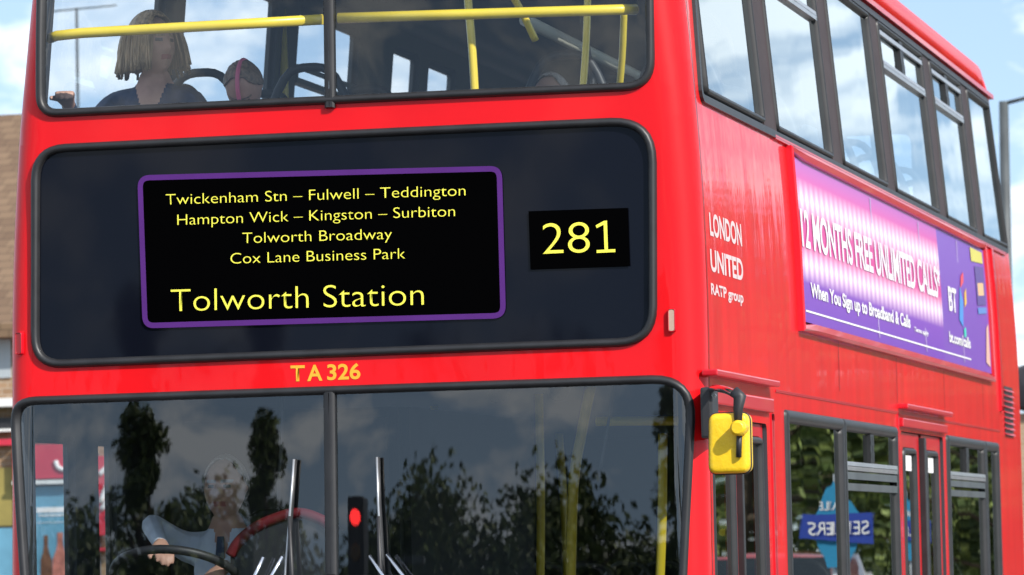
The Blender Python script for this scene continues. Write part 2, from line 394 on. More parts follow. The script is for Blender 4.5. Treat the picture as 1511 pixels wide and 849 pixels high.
# roof: cross-section arcs in over the eaves, ends round down
def roof():
    bm = bmesh.new(); ny, nx = 40, 28; rows = []
    for i in range(ny+1):
        t = i/ny; yy = lerp(y0(ZT)+.0, REAR-.10, t)
        e0 = min(1, (yy-y0(ZT))/.30); e1 = min(1, (REAR-.10-yy)/.22)
        rise = sqrt(max(0, 1-(1-e0)**2))*sqrt(max(0, 1-(1-e1)**2)) if True else 1
        row = []
        w = hw(ZT)
        pull = cr(ZT)*(1-sqrt(max(0, 1-(1-min(1, (yy-y0(ZT))/cr(ZT)))**2)))
        for j in range(nx+1):
            a = pi*j/nx; c = cos(a); s = sin(a)
            x = (w-pull)*math.copysign(abs(c)**.35, c); z = ZT+.21*(abs(s)**.5)*rise
            row.append(bm.verts.new((x, yy, z)))
        rows.append(row)
    for A, B in zip(rows, rows[1:]):
        for j in range(nx): bm.faces.new((A[j], A[j+1], B[j+1], B[j]))
    bmesh.ops.recalc_face_normals(bm, faces=bm.faces[:])
    if sum(f.normal.z for f in bm.faces) < 0: bmesh.ops.reverse_faces(bm, faces=bm.faces[:])
    o = from_bm('roof', bm, RED, bus, True); s = o.modifiers.new('solid', 'SOLIDIFY'); s.thickness = .02; s.offset = -1
    o.data.materials.append(CEIL); s.material_offset = 1
    return o
roof()
# drip rail along the nearside eaves
def rail_along(name, z, ya, yb, hh, out_, m, mapf=NS, parent=bus):
    bm = bmesh.new(); ringv = []
    for yy in (ya, yb): ringv.append([bm.verts.new(mapf(yy, zz, o)) for zz, o in ((z-hh/2, .001), (z-hh/2, out_), (z+hh*.2, out_), (z+hh/2, .001))])
    for i in range(3): bm.faces.new((ringv[0][i], ringv[0][i+1], ringv[1][i+1], ringv[1][i]))
    bm.faces.new(ringv[0]); bm.faces.new(ringv[1][::-1]); bmesh.ops.recalc_face_normals(bm, faces=bm.faces[:])
    return from_bm(name, bm, m, parent)
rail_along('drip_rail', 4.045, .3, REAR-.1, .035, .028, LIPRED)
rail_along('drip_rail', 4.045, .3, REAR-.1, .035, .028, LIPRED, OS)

# ---- upper front window
uw = gasket('upper_front_window', UPW, FS, RUB, bus, .034, .022)
sheet('pane', dense(offset(UPW, -.02), .06), [], FS, GLF, uw, h=-.002, cu=FCU, cz=FCZ)
def front_bar(name, p0, p1, wd_, z1=None, m=RUB, parent=uw, hh=.02):
    (ua, za), (ub, zb) = FPX(*p0), FPX(*p1)
    if z1: ub = ua+(ua-ub)*0+(ub-ua)*(z1-za)/(zb-za); zb = z1
    o = V2([(ua-wd_/2, za), (ua+wd_/2, za), (ub+wd_/2, zb), (ub-wd_/2, zb)])
    bm = bmesh.new(); A = dense(o, .1)
    ring_bm(bm, A, [(0, -.012), (0, hh*.7), (-wd_*.2, hh), (-wd_*.499, hh)], FS)
    return from_bm(name, bm, m, parent, True, 40)
front_bar('divider', (488, 160), (486, 0), .036, 3.99)
tub = []
# ---- destination panel
dp = gasket('destination_panel', DST, FS, RUB, bus, .034, .020)
sheet('pane', dense(offset(DST, -.02), .06), [], FS, BLACKGL, dp, h=-.004, cu=FCU, cz=FCZ)
BL = rounded(V2([FPX(211, 485), FPX(747, 470), FPX(741, 245), FPX(203, 259)]), .045)
fr_ = V2(offset(BL, -.019))
sheet('blind_frame', BL, [fr_], FS, PURPLE, dp, h=.004, cu=FCU)
sheet('route_blind', fr_, [], FS, BLINDBLK, dp, h=.003, cu=FCU)
sheet('number_blind', V2([FPX(783, 398), FPX(930, 393), FPX(927, 307), FPX(780, 312)]), [], FS, BLINDBLK, dp, h=.003, cu=FCU)
K = 1/441.6
lettering('blind_lettering', [
    ('Twickenham Stn – Fulwell – Teddington', FPX(245.5, 302.5), FPX(687.5, 289), 16.4*K),
    ('Hampton Wick – Kingston – Surbiton', FPX(262.5, 332.5), FPX(672, 319.5), 16.4*K),
    ('Tolworth Broadway', FPX(358.5, 359.4), FPX(579, 353), 16.4*K),
    ('Cox Lane Business Park', FPX(341, 389.6), FPX(598.5, 382), 16.4*K),
    ('Tolworth Station', FPX(253, 460.2), FPX(626, 450.5), 34.5*K)], FS, BLINDYEL, dp, h=.006, bold=-.013)
lettering('number_lettering', [('2', FPX(801.5, 375.5), FPX(832, 374.4), 47*K), ('8', FPX(839, 374.3), FPX(871, 373), 47*K)], FS, BLINDYEL, dp, h=.006, bold=-.013)
sheet('number_lettering', V2([FPX(*q) for q in ((881, 373.6), (908.5, 372.4), (908.5, 368), (897.6, 368.5), (896.2, 326), (892, 326.2), (879.5, 333.0), (881, 337), (891.2, 332.0), (892.6, 368.8), (881, 369.4))]), [], FS, BLINDYEL, dp, h=.006)
lettering('fleet_number', [('T', FPX(429, 562.5), FPX(450, 562), 23*K), ('A', FPX(453.5, 562), FPX(476, 561.2), 23*K), ('326', FPX(483, 560.6), FPX(532, 558.8), 22.5*K)], FS, GOLD, bus, h=.0015, bold=.022)

# ---- windscreen
ws = gasket('windscreen', WSC, FS, RUB, bus, .034, .022)
um = FPX(487, 700)[0]
wi = dense(offset(WSC, -.02), .06)
pl_ = [p for p in wi if p.x < um-.004]; 
def clip(o, c, left):
    r = []
    for a, b in zip(o, o[1:]+o[:1]):
        ia, ib = (a.x < c) == left, (b.x < c) == left
        if ia: r.append(a)
        if ia != ib: r.append(a.lerp(b, (c-a.x)/(b.x-a.x)))
    return r
sheet('pane', clip(wi, um-.003, True), [], FS, GLW, ws, h=-.002, cu=FCU, cz=FCZ)
sheet('pane', clip(wi, um+.003, False), [], FS, GLW, ws, h=-.002, cu=FCU, cz=FCZ)
front_bar('divider', (490, 849), (487, 575), .04, 2.19, RUB, ws)
def wiper(pts_blade, pts_arm):
    bl = []
    w = None
    P = lambda p, h: FS(*FPX(*p), h)
    bm = bmesh.new(); bm_tube(bm, [P(p, .045) for p in pts_arm], [.006, .009, .010][:len(pts_arm)], 8); w = from_bm('wiper', bm, DARKP, bus)
    bm = bmesh.new(); bm_tube(bm, [P(p, .022) for p in pts_blade], .0085, 8); from_bm('wiper_blade', bm, RUB, w)
    bm = bmesh.new(); bm_tube(bm, [P(p, .036) for p in pts_blade], .0045, 6); from_bm('blade_holder', bm, ALU, w)
    return w
wiper([(438, 678), (433, 745), (425, 850), (419, 940)], [(432, 762), (436, 850), (440, 985)])
wiper([(560, 675), (562, 745), (566, 815), (570, 900)], [(563, 762), (566, 840), (572, 985)])
def linkage(a, b):
    P = lambda p: FS(*FPX(*p), .06)
    return tube('wiper_link', [P(a), P(b)], .007, STEEL, bus, 8)
linkage((552, 820), (600, 892)); linkage((577, 818), (640, 900))
linkage((396, 822), (360, 900)); linkage((424, 821), (380, 900))
# marker lamps on the corner posts
for px, py in ((992, 473), (31, 507)):
    u, z = FPX(px, py)
    lp = sheet('marker_lamp', rect(u-.010, u+.010, z-.036, z+.036, .008), [], FS, LAMPW if px > 500 else LAMPR, bus, h=.014)
    gasket('lamp_surround', rect(u-.014, u+.014, z-.041, z+.041, .010), FS, LIPRED, lp, .006, .016)

# ---- nearside upper windows
PIL = [.34, 1.65, 3.27, 4.80, 6.52, 7.95, 9.14]
PH2 = [.0, .14, .14, .135, .14, .135, .0]
transom = {1: True, 3: True, 4: True}
for i in range(6):
    a, b = PIL[i]+PH2[i], PIL[i+1]-PH2[i+1]
    o = rect(a, b, 3.20, WZ1, .03)
    if i == 5: o = rounded(V2([(a, 3.20), (b, 3.21), (b-.10, WZ1), (a, WZ1)]), .03, 4)
    w = gasket('upper_side_window', o, NS, RUB, bus, .026, .014)
    sheet('pane', offset(o, -.015), [], NS, GLS, w, h=-.006, cz=SCZ)
    if i in transom:
        zt = 3.79
        box_pts = rect(a+.03, b-.03, zt-.018, zt+.018, .004)
        bm = bmesh.new(); ring_bm(bm, dense(box_pts, .3), [(0, -.01), (0, .012), (-.017, .014)], NS); from_bm('transom_bar', bm, ALU, w)
        rail_along('slider_rail', 3.94, a+.03, b-.03, .03, .012, ALU, NS, w)
        ym = (a+b)/2
        bm = bmesh.new(); ring_bm(bm, dense(rect(ym-.05, ym+.05, zt+.02, 3.965, .004), .1), [(0, -.01), (0, .010), (-.045, .012)], NS); from_bm('slider_stile', bm, RUB, w)
for i in range(1, 6):
    hwid = PH2[i]-.004
    o = V2([(PIL[i]-hwid, 3.195), (PIL[i]+hwid, 3.195), (PIL[i]+hwid, WZ1), (PIL[i]-hwid, WZ1)])
    sheet('window_pillar', o, [], NS, PILLAR, bus, h=.004, thick=.05, smooth=False)
bm = bmesh.new(); ring_bm(bm, dense(UBAND, .2), [(.03, -.002), (.028, .012), (.0, .012), (-.005, -.004)], NS); from_bm('window_band_trim', bm, RUB, bus)

# ---- nearside lower windows
for i, (a, b) in enumerate(LW):
    o = rect(a, b-.001, .975, 2.135, .03)
    w = gasket('lower_side_window', o, NS, RUB, bus, .055, .016)
    sheet('pane', offset(o, -.02), [], NS, GLL, w, h=-.006)
    if i in (1, 2):
        zt = 1.94
        bm = bmesh.new(); ring_bm(bm, dense(rect(a+.04, b-.04, zt-.018, zt+.018, .004), .3), [(0, -.01), (0, .012), (-.017, .014)], NS); from_bm('transom_bar', bm, ALU, w)
        bm = bmesh.new(); ring_bm(bm, dense(rect(a+.04, b-.04, zt-.10, zt-.024, .004), .3), [(0, -.01), (0, .010), (-.03, .011)], NS); from_bm('transom_frame', bm, DARKG, w)
        ym = (a+b)/2
        bm = bmesh.new(); ring_bm(bm, dense(rect(ym-.05, ym+.05, zt+.02, 2.08, .004), .1), [(0, -.01), (0, .010), (-.045, .012)], NS); from_bm('slider_stile', bm, RUB, w)

# ---- doors: two leaves each, glass in a red frame
def leaf(parent, a, b, z0, z1, glass_edges, sticker=False):
    ga, gb, gz = glass_edges
    o = rect(a, b, z0, z1, .01); g = rect(ga, gb, .62, gz, .04)
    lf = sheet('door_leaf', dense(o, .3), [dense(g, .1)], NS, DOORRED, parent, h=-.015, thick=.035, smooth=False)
    gk = gasket('gasket', g, lambda y, z, h=0.: NS(y, z, h-.015), RUB, lf, .03, .012)
    sheet('pane', offset(g, -.015), [], NS, GLL, lf, h=-.022)
    if sticker:
        ym = (ga+gb)/2
        sheet('sticker', rect(ym-.11, ym+.11, gz-.105, gz-.035, .01), [], NS, WHITE, lf, h=-.019)
    return lf
fd = sheet('front_door', dense(rect(.12, 1.22, .40, 2.075, .01), .3), [dense(rect(.13, 1.21, .41, 2.065, .008), .3)], NS, DARKP, bus, h=-.03, smooth=False)
leaf(fd, .13, .655, .41, 2.065, (.17, .60, 2.02)); leaf(fd, .675, 1.21, .41, 2.065, (.73, 1.17, 2.02))
md = sheet('middle_door', dense(rect(4.66, 6.06, .40, 2.125, .01), .3), [dense(rect(4.67, 6.05, .41, 2.115, .008), .3)], NS, DARKP, bus, h=-.03, smooth=False)
leaf(md, 4.67, 5.33, .41, 2.115, (4.80, 5.20, 2.05), True); leaf(md, 5.41, 6.05, .41, 2.115, (5.53, 5.93, 2.05), True)
bm = bmesh.new(); bm_box(bm, hw(1)-.02, hw(1)+.012, 5.34, 5.40, .42, 2.10, .004); from_bm('door_seal', bm, RUB, md)
bm = bmesh.new(); bm_box(bm, hw(1)-.02, hw(1)+.008, .657, .673, .42, 2.06, .003); from_bm('door_seal', bm, RUB, fd)
# canopy lips over the doors
def lip(ya, yb, z, parent, out_=.045, t=.022):
    bm = bmesh.new(); w = hw(z); bm_box(bm, w-.01, w+out_, ya, yb, z-t/2, z+t/2, .006); return from_bm('door_canopy', bm, LIPRED, parent)
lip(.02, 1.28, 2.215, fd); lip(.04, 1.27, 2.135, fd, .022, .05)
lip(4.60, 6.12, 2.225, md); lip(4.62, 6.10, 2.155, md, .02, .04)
# panel seams and posts (real narrow strips)
def strip(name, ya, yb, za, zb, m, hh=.006):
    bm = bmesh.new(); ring_bm(bm, dense(rect(ya, yb, za, zb, .003), .2), [(0, -.004), (-.001, hh), (-min(yb-ya, zb-za)*.45, hh)], NS); return from_bm(name, bm, m, bus)
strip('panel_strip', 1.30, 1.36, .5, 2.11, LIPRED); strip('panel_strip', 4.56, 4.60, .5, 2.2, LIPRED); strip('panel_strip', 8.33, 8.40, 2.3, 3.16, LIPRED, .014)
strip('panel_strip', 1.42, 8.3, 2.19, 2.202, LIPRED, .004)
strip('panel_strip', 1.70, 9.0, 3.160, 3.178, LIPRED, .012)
for sg_, f_ in ((1, NS), (-1, OS)):
    bm = bmesh.new(); L_ = []
    for z in [.5+.1*i for i in range(36)]:
        L_.append([bm.verts.new(f_(yedge(z)+d, z, .0025)) for d in (.004, .012)])
    for A_, B_ in zip(L_, L_[1:]): bm.faces.new((A_[0], A_[1], B_[1], B_[0]))
    from_bm('corner_seam', bm, mat('seam_shadow_red', (.12, .004, .006), .6), bus)
for yj in (2.95, 4.58, 6.15, 7.62):
    sheet('panel_joint', rect(yj-.004, yj+.004, 2.24, 2.44, .001), [], NS, mat('joint_dark_red', (.10, .004, .006), .7), bus, h=.002, smooth=False)  # thin dark red lines at the joints between side panels
# louvres at the rear corner
for k in range(9):
    z = 2.19+.029*k
    bm = bmesh.new(); w = hw(z)
    vs = [bm.verts.new(p) for p in ((w-.004, 8.52, z), (w+.016, 8.54, z-.010), (w+.016, 8.90, z-.010), (w-.004, 8.92, z), (w-.004, 8.92, z+.008), (w-.004, 8.52, z+.008))]
    bm.faces.new(vs[:4]); bm.faces.new((vs[0], vs[1], vs[5])); bm.faces.new((vs[2], vs[3], vs[4])); bm.faces.new((vs[1], vs[2], vs[4], vs[5]))
    bmesh.ops.recalc_face_normals(bm, faces=bm.faces[:]); from_bm('vent_slat', bm, LIPRED, bus)
sheet('vent_backing', rect(8.53, 8.91, 2.175, 2.44, .01), [], NS, DARKP, bus, h=.003, smooth=False)

# ---- offside windows
for a, b in OUP:
    o = rect(a, b, WZ0-.03, WZ1, .05); w = gasket('upper_side_window', o, OS, RUB, bus, .03, .012); sheet('pane', offset(o, -.01), [], OS, GLO, w, h=-.006, cz=SCZ)
    if a == 3.42:
        bm = bmesh.new(); ring_bm(bm, dense(rect(a+.02, b-.02, 3.66, 3.74, .004), .3), [(.0, .01), (0, -.03), (-.024, -.03)], OS); from_bm('transom_bar', bm, DARKG, w)
for a, b in OLW:
    o = rect(a, b, 1.35 if b < 1.6 else .98, 2.08, .04); w = gasket('lower_side_window', o, OS, RUB, bus, .03, .012); sheet('pane', offset(o, -.01), [], OS, GLO, w, h=-.006)

# ---- lettering and advertisement on the side
def sp(px, py): return Vector(SPX(px, py))
def sline(s, bl, br, cap, name): return lettering(name, [(s, bl, br, cap)], NS, WHITE, bus, h=.004)
pl = lambda a, b: (sp(*a)-sp(*b)).length
def flatz(a, b):
    A, B = sp(*a), sp(*b); z = (A.y+B.y)/2; return Vector((A.x, z)), Vector((B.x, z))
a, b = flatz((1047.5, 347), (1094.5, 362)); a2, b2 = flatz((1048.5, 399.5), (1096.5, 413)); a3, b3 = flatz((1049, 436), (1096.5, 445))
lettering('operator_lettering', [('LONDON', a, b, pl((1047, 316), (1047.5, 346))), ('UNITED', a2, b2, pl((1048, 370), (1048.5, 399.5))), ('RATP group', a3, b3, .036)], NS, mat('faded_white_vinyl', (.70, .52, .52), .5), bus, h=.0015, bold=.03)
A1, B1 = sp(1169, 229), sp(1172, 486); A2, B2 = sp(1461, 377), sp(1461, 556)
ya, yb = (A1.x+B1.x)/2+.02, (A2.x+B2.x)/2-.22; za, zb = (B1.y+B2.y)/2+.025, 3.125
ADO = V2([(ya, za), (yb, za), (yb, zb), (ya, zb)])
def advmat():
    m = bpy.data.materials.new('advert_print'); m.use_nodes = True; t = m.node_tree; b = t.nodes['Principled BSDF']; b.inputs['Roughness'].default_value = .35
    uv = N(t, 'ShaderNodeUVMap'); sx = N(t, 'ShaderNodeSeparateXYZ'); t.links.new(uv.outputs[0], sx.inputs[0])
    def ma(op, a, b_=None, c=None):
        n = N(t, 'ShaderNodeMath', operation=op)
        for i, v in enumerate((a, b_, c)):
            if v is None: continue
            if isinstance(v, (int, float)): n.inputs[i].default_value = v
            else: t.links.new(v, n.inputs[i])
        return n.outputs[0]
    U, Vv = sx.outputs[0], sx.outputs[1]
    r = N(t, 'ShaderNodeValToRGB'); e = r.color_ramp.elements
    stops = [(0, (.16, .03, .42)), (.24, (.20, .04, .44)), (.36, (.48, .06, .42)), (.44, (.66, .035, .27)), (.60, (.60, .04, .26)), (.72, (.65, .035, .27)), (.86, (.64, .06, .33)), (1., (.42, .10, .46))]
    e[0].position, e[0].color = 0, (*stops[0][1], 1); e[1].position, e[1].color = 1, (*stops[-1][1], 1)
    for p, c in stops[1:-1]:
        k = e.new(p); k.color = (*c, 1)
    t.links.new(Vv, r.inputs[0])
    def band(c, w): return ma('SUBTRACT', 1, ma('MINIMUM', 1, ma('DIVIDE', ma('ABSOLUTE', ma('SUBTRACT', Vv, c)), w)))
    stripes = ma('ADD', .72, ma('MULTIPLY', .28, ma('SINE', ma('MULTIPLY', U, 300))))
    bands = ma('MULTIPLY', ma('ADD', band(.755, .13), band(.36, .12)), stripes); bands = ma('MINIMUM', 1, ma('MULTIPLY', bands, 1.25))
    x1 = N(t, 'ShaderNodeMix', data_type='RGBA'); x1.inputs[7].default_value = (.88, .74, .85, 1); t.links.new(bands, x1.inputs[0]); t.links.new(r.outputs[0], x1.inputs[6])
    rt = ma('GREATER_THAN', U, .695)
    x2 = N(t, 'ShaderNodeMix', data_type='RGBA'); x2.inputs[7].default_value = (.18, .05, .42, 1); t.links.new(rt, x2.inputs[0]); t.links.new(x1.outputs[2], x2.inputs[6])
    t.links.new(x2.outputs[2], b.inputs['Base Color']); return m
ad = sheet('advert_panel', ADO, [], NS, advmat(), bus, h=.012, cz=SCZ)
bm = bmesh.new(); ring_bm(bm, dense(offset(dense(ADO, 5), .045) if False else V2([(ya-.05, za-.04), (yb+.05, za-.04), (yb+.05, zb+.035), (ya-.05, zb+.035)]), .3), [(0, -.002), (0, .024), (-.012, .03), (-.036, .026), (-.04, .010)], NS); from_bm('advert_frame', bm, LIPRED, ad)
LY, LZ = yb-ya, zb-za
def adp(u, v): return Vector((ya+u*LY, za+v*LZ))
lettering('advert_lettering', [('12 MONTHS FREE UNLIMITED CALLS*', adp(.012, .465), adp(.69, .465), .215*LZ)], NS, mat('advert_white', (.85, .78, .84), .4), ad, h=.015, bold=.025)
lettering('advert_lettering', [("When You Sign up to Broadband & Calls", adp(.035, .165), adp(.50, .165), .082*LZ), ('Terms apply', adp(.52, .15), adp(.60, .15), .03*LZ),
    ('BT', adp(.735, .40), adp(.785, .40), .17*LZ), ('bt.com/calls', adp(.725, .155), adp(.86, .155), .075*LZ)], NS, WHITE, ad, h=.015, bold=.03)
sheet('advert_line', V2([adp(.012, .062), adp(.86, .062), adp(.86, .074), adp(.012, .074)]), [], NS, WHITE, ad, h=.014, smooth=False)
for uu in (.335, .585, .815):
    sheet('advert_seam', V2([adp(uu, .03), adp(uu+.004, .03), adp(uu+.004, .97), adp(uu, .97)]), [], NS, mat('seam', (.45, .35, .60), .5), ad, h=.0145, smooth=False)
for (c, pts) in (((.75, .05, .08), [(.815, .60), (.84, .66), (.842, .74), (.825, .70)]), ((.80, .45, .05), [(.835, .46), (.85, .50), (.853, .62), (.84, .58)]), ((.06, .25, .65), [(.795, .35), (.818, .30), (.828, .50), (.812, .62)]), ((.05, .55, .45), [(.822, .22), (.836, .24), (.834, .31), (.82, .29)])):
    sheet('advert_emblem', V2([adp(*q) for q in pts]), [], NS, mat('advert_ink', c, .4), ad, h=.0155, smooth=False)
for (c, pts) in (((.62, .55, .08), [(.905, .86), (.985, .88), (.985, .97), (.905, .97)]), ((.10, .05, .26), [(.925, .52), (.985, .55), (.985, .85), (.925, .83)]), ((.78, .45, .22), [(.935, .60), (.975, .62), (.975, .72), (.935, .70)]), ((.10, .22, .55), [(.925, .45), (.985, .48), (.985, .53), (.925, .50)]), ((.70, .42, .34), [(.962, .08), (.99, .05), (.99, .40), (.975, .36)])):
    sheet('advert_picture', V2([adp(*q) for q in pts]), [], NS, mat('advert_ink', c, .4), ad, h=.0155, smooth=False)

# ---- nearside mirror
mr = empty('wing_mirror'); mr.parent = bus
YM = -.34
def mp_(px, py, Y=YM): return at(px, py, Y)
bm = bmesh.new()
bx = [FS(*FPX(1047, 574), .0), FS(*FPX(1044, 645), .0)]
q0, q1 = at(1050, 572, .0), at(1050, 648, .0)
bm_box(bm, q0.x-.03, q0.x+.012, -.06, .06, q1.z, q0.z, .01); from_bm('mirror_bracket', bm, DARKP, mr)
tube('mirror_arm', [at(1049, 577, -.02), at(1055, 573, -.12), at(1072, 576, -.30), at(1086, 582, -.36)], .013, STEEL, mr, 12, 5)
tube('mirror_arm', [at(1083, 578, -.365), at(1092, 586, -.37), at(1089, 605, -.37), at(1090, 640, -.37)], [.020, .022, .016, .012], DARKP, mr, 12)
hz = V2([(p.x, p.z) for p in (at(1047, 700, YM), at(1108, 698, YM), at(1106, 609, YM), at(1047, 611, YM))])
ho = rounded(hz, .03, 6); bm = bmesh.new()
yc = YM; layers = [(-.020, -.032), (-.010, -.031), (-.004, -.026), (0, -.014), (0, .045)]
rg = []
for off, yy in reversed(layers): rg.append([bm.verts.new((p.x, yc+yy, p.y)) for p in offset(ho, off)])
for A_, B_ in zip(rg, rg[1:]):
    for i in range(len(ho)): bm.faces.new((A_[i], A_[(i+1) % len(ho)], B_[(i+1) % len(ho)], B_[i]))
bm.faces.new(rg[-1]); bm.faces.new(rg[0]); bmesh.ops.recalc_face_normals(bm, faces=bm.faces[:])
hs = from_bm('mirror_housing', bm, YELH, mr, True, 50)
mc = [(p.x, p.y) for p in offset(ho, -.012)]
bm = bmesh.new(); bm.faces.new([bm.verts.new((x, yc+.047, z)) for x, z in mc]); from_bm('mirror_glass', bm, mat('mirror_silver', (.8, .8, .8), .02, metal=1.), hs)
c = at(1091, 632, YM-.05); bm = bmesh.new(); bm_tube(bm, [(c.x, c.y+.03, c.z), (c.x, c.y-.03, c.z), (c.x, c.y-.042, c.z)], [.026, .026, .018], 20); from_bm('ball_joint', bm, YELH, hs)
bm = bmesh.new(); ln = [Vector((p.x, yc+.004, p.y)) for p in dense(offset(ho, .001), .02)]; bm_tube(bm, ln+[ln[0]], .0035, 6, False); from_bm('housing_seam', bm, DARKP, hs)
for px_, py_ in ((1054, 584), (1054, 636)):
    c = at(px_, py_, -.06); bm = bmesh.new(); bm_tube(bm, [(c.x, -.055, c.z), (c.x, -.07, c.z)], .008, 6); from_bm('bolt', bm, STEEL, mr)
tube('mirror_arm', [at(1091, 640, YM-.045), at(1090, 675, YM-.04)], .0095, DARKP, mr, 10)

# ---- chassis bits below the frame of the photo
TYRE = mat('tyre', (.02, .02, .02), .85, bump=.2)
def wheel(x, yc_, sg):
    bm = bmesh.new(); pr = [(.30, 0), (.47, 0), (.49, .03), (.49, .24), (.47, .27), (.30, .27)]; n = 36; rr = []
    for k in range(n):
        t = 2*pi*k/n; rr.append([bm.verts.new((x-sg*w_, yc_+r_*cos(t), .49+r_*sin(t))) for r_, w_ in pr])
    for k in range(n):
        for i in range(5): bm.faces.new((rr[k][i], rr[k][i+1], rr[(k+1) % n][i+1], rr[(k+1) % n][i]))
    bmesh.ops.recalc_face_normals(bm, faces=bm.faces[:]); w = from_bm('wheel', bm, TYRE, bus, True, 40)
    bm = bmesh.new(); bm_tube(bm, [(x-sg*.05, yc_, .49), (x-sg*.02, yc_, .49), (x-sg*.035, yc_, .49)], [.30, .30, .10], 32); from_bm('rim', bm, ALU, w)
for yc_ in (2.1, 7.3):
    for sg in (1, -1): wheel(sg*1.20, yc_, sg)
for sg in (1, -1):
    for zz, rr_ in ((.72, .09), (.72, .06)):
        pass
    u = sg*.86; hl = sheet('headlight', rect(u-.16, u+.16, .62, .80, .05), [], FS, LAMPW, bus, h=.012, smooth=False); gasket('lamp_surround', rect(u-.18, u+.18, .60, .82, .06), FS, RUB, hl, .03, .016)

# ---- interior
box('lower_floor', -1.19, 1.19, .1, REAR-.1, .33, .38, FLOORM, bus)
box('upper_floor', -1.18, 1.18, .16, REAR-.1, 2.24, 2.31, LINING, bus)
box('dash', -1.1, .25, .06, .42, .9, 1.46, DARKP, bus, .03)
box('blind_box', -1.0, 1.02, .03, .15, 2.32, 3.08, DARKP, bus)
box('upper_ledge', -1.08, 1.08, .07, .16, 3.085, 3.16, DARKP, bus, .02)
# dark panel and red arc added low inside, imitating a red car's reflection
def arc_panel():
    bm = bmesh.new(); P = [(340, 820), (352, 800), (375, 780), (405, 766), (440, 757), (475, 768), (490, 780)]
    top = [at(px, py, .30) for px, py in P]; lo = [Vector((p.x, p.y, 1.46)) for p in top]
    for yy in (0, .1):
        pass
    A = [bm.verts.new(p) for p in top]; B = [bm.verts.new(p) for p in lo]; C = [bm.verts.new(p+Vector((0, .18, -.01))) for p in top]
    for i in range(len(P)-1): bm.faces.new((A[i], B[i], B[i+1], A[i+1])); bm.faces.new((A[i], A[i+1], C[i+1], C[i]))
    o = from_bm('reflection_panel', bm, DARKP, bus)
    tube('reflection_arc', smooth_path(top, 4), .020, mat('reflection_red', (.13, .004, .008), .6), o, 8)
arc_panel()
swc = at(262, 855, .34)
bm = bmesh.new(); ringp = []
tilt = Matrix.Rotation(radians(62), 3, 'X')
for k in range(41):
    t = 2*pi*k/40; ringp.append(swc+tilt @ Vector((.23*cos(t), 0, .23*sin(t))))
bm_tube(bm, ringp, .016, 10, False); sw = from_bm('steering_wheel', bm, DARKP, bus)
tube('steering_column', [swc, swc+Vector((0, -.12, -.45))], .035, DARKP, sw)
tube('wheel_spoke', [ringp[0], swc, ringp[20]], .012, DARKP, sw)
box('cab_partition', -1.17, -.30, 1.62, 1.66, .4, 2.15, DARKP, bus)
box('ticket_machine', -.22, .0, .55, .72, 1.25, 1.55, DARKG, bus, .02)
box('staircase_panel', -1.16, -.35, 2.0, 2.06, .4, 2.2, LINING, bus)
box('stair_panel', -.37, -.32, 2.06, 4.2, .4, 2.2, LINING, bus)
# handrails and poles
tube('handrail', [at(74, 57, .14), at(84, 53, .10), at(120, 49, .09), at(300, 39, .09), at(476, 29, .09)], .0185, YEL, bus, 14)
tube('handrail', [at(499, 27, .09), at(700, 21, .09), at(850, 16.5, .09), at(915, 14.5, .10), at(938, 14, .15)], .0185, YEL, bus, 14)
def pole(p0, p1, Y0, Y1=None, r=.019, m=YEL):
    return tube('grab_pole', smooth_path([at(*p0, Y0), at((p0[0]+p1[0])/2+2, (p0[1]+p1[1])/2, (Y0+(Y1 or Y0))/2), at(*p1, Y1 or Y0)], 4), r, m, bus, 10)
pole((411, -60), (421, 210), 3.2); pole((518, -60), (526, 210), 5.2); pole((686, -50), (704, 200), .5, None, .015); pole((868, -40), (858, 160), .45, None, .013); pole((921, 10), (911, 160), .9, 1.1, .013)
pole((858, 20), (880, 170), 1.6, 1.6, .010, DARKP)
pole((748, -20), (790, 60), .6, .7, .014)
_p = at(775, 30, 1.2); tube('ceiling_rail', [_p, _p+Vector((0, 4.2, 0))], .024, mat('cream_rail', (.62, .58, .48), .5), bus, 10)
def lpole(p0, p1, Y, r=.017): return pole(p0, p1, Y, None, r)
lpole((640, 590), (656, 900), 3.2); lpole((590, 700), (605, 900), 2.6); lpole((700, 640), (716, 900), 4.4); lpole((795, 570), (797, 900), 2.2)
lpole((978, 640), (972, 900), .75); lpole((825, 640), (838, 900), 3.4)
tube('grab_pole', smooth_path([at(872, 570, 1.3), at(858, 640, 1.3), at(846, 720, 1.3), at(841, 900, 1.3)], 4), .020, YEL, bus, 10)
tube('handrail', [at(880, 622, 1.0), at(1000, 621, 1.0)], .018, YEL, bus, 10)
for p0, p1, Y in (((1120, 680), (1123, 860), 1.25), ((1102, 785), (1128, 787), 1.1), ((1110, 700), (1126, 700), 1.2)):
    P0, P1 = at(*p0, Y), at(*p1, Y); tube('handrail', [Vector((1.10, P0.y, P0.z)), Vector((1.10, P1.y+(.25 if p0[1] == p1[1] or abs(p0[1]-p1[1]) < 5 else 0), P1.z))], .014, YEL, bus, 8)
pole((416, 560), (411, 745), .3, .3, .007, DARKP); pole((905, 560), (886, 690), .4, .4, .005, DARKP)
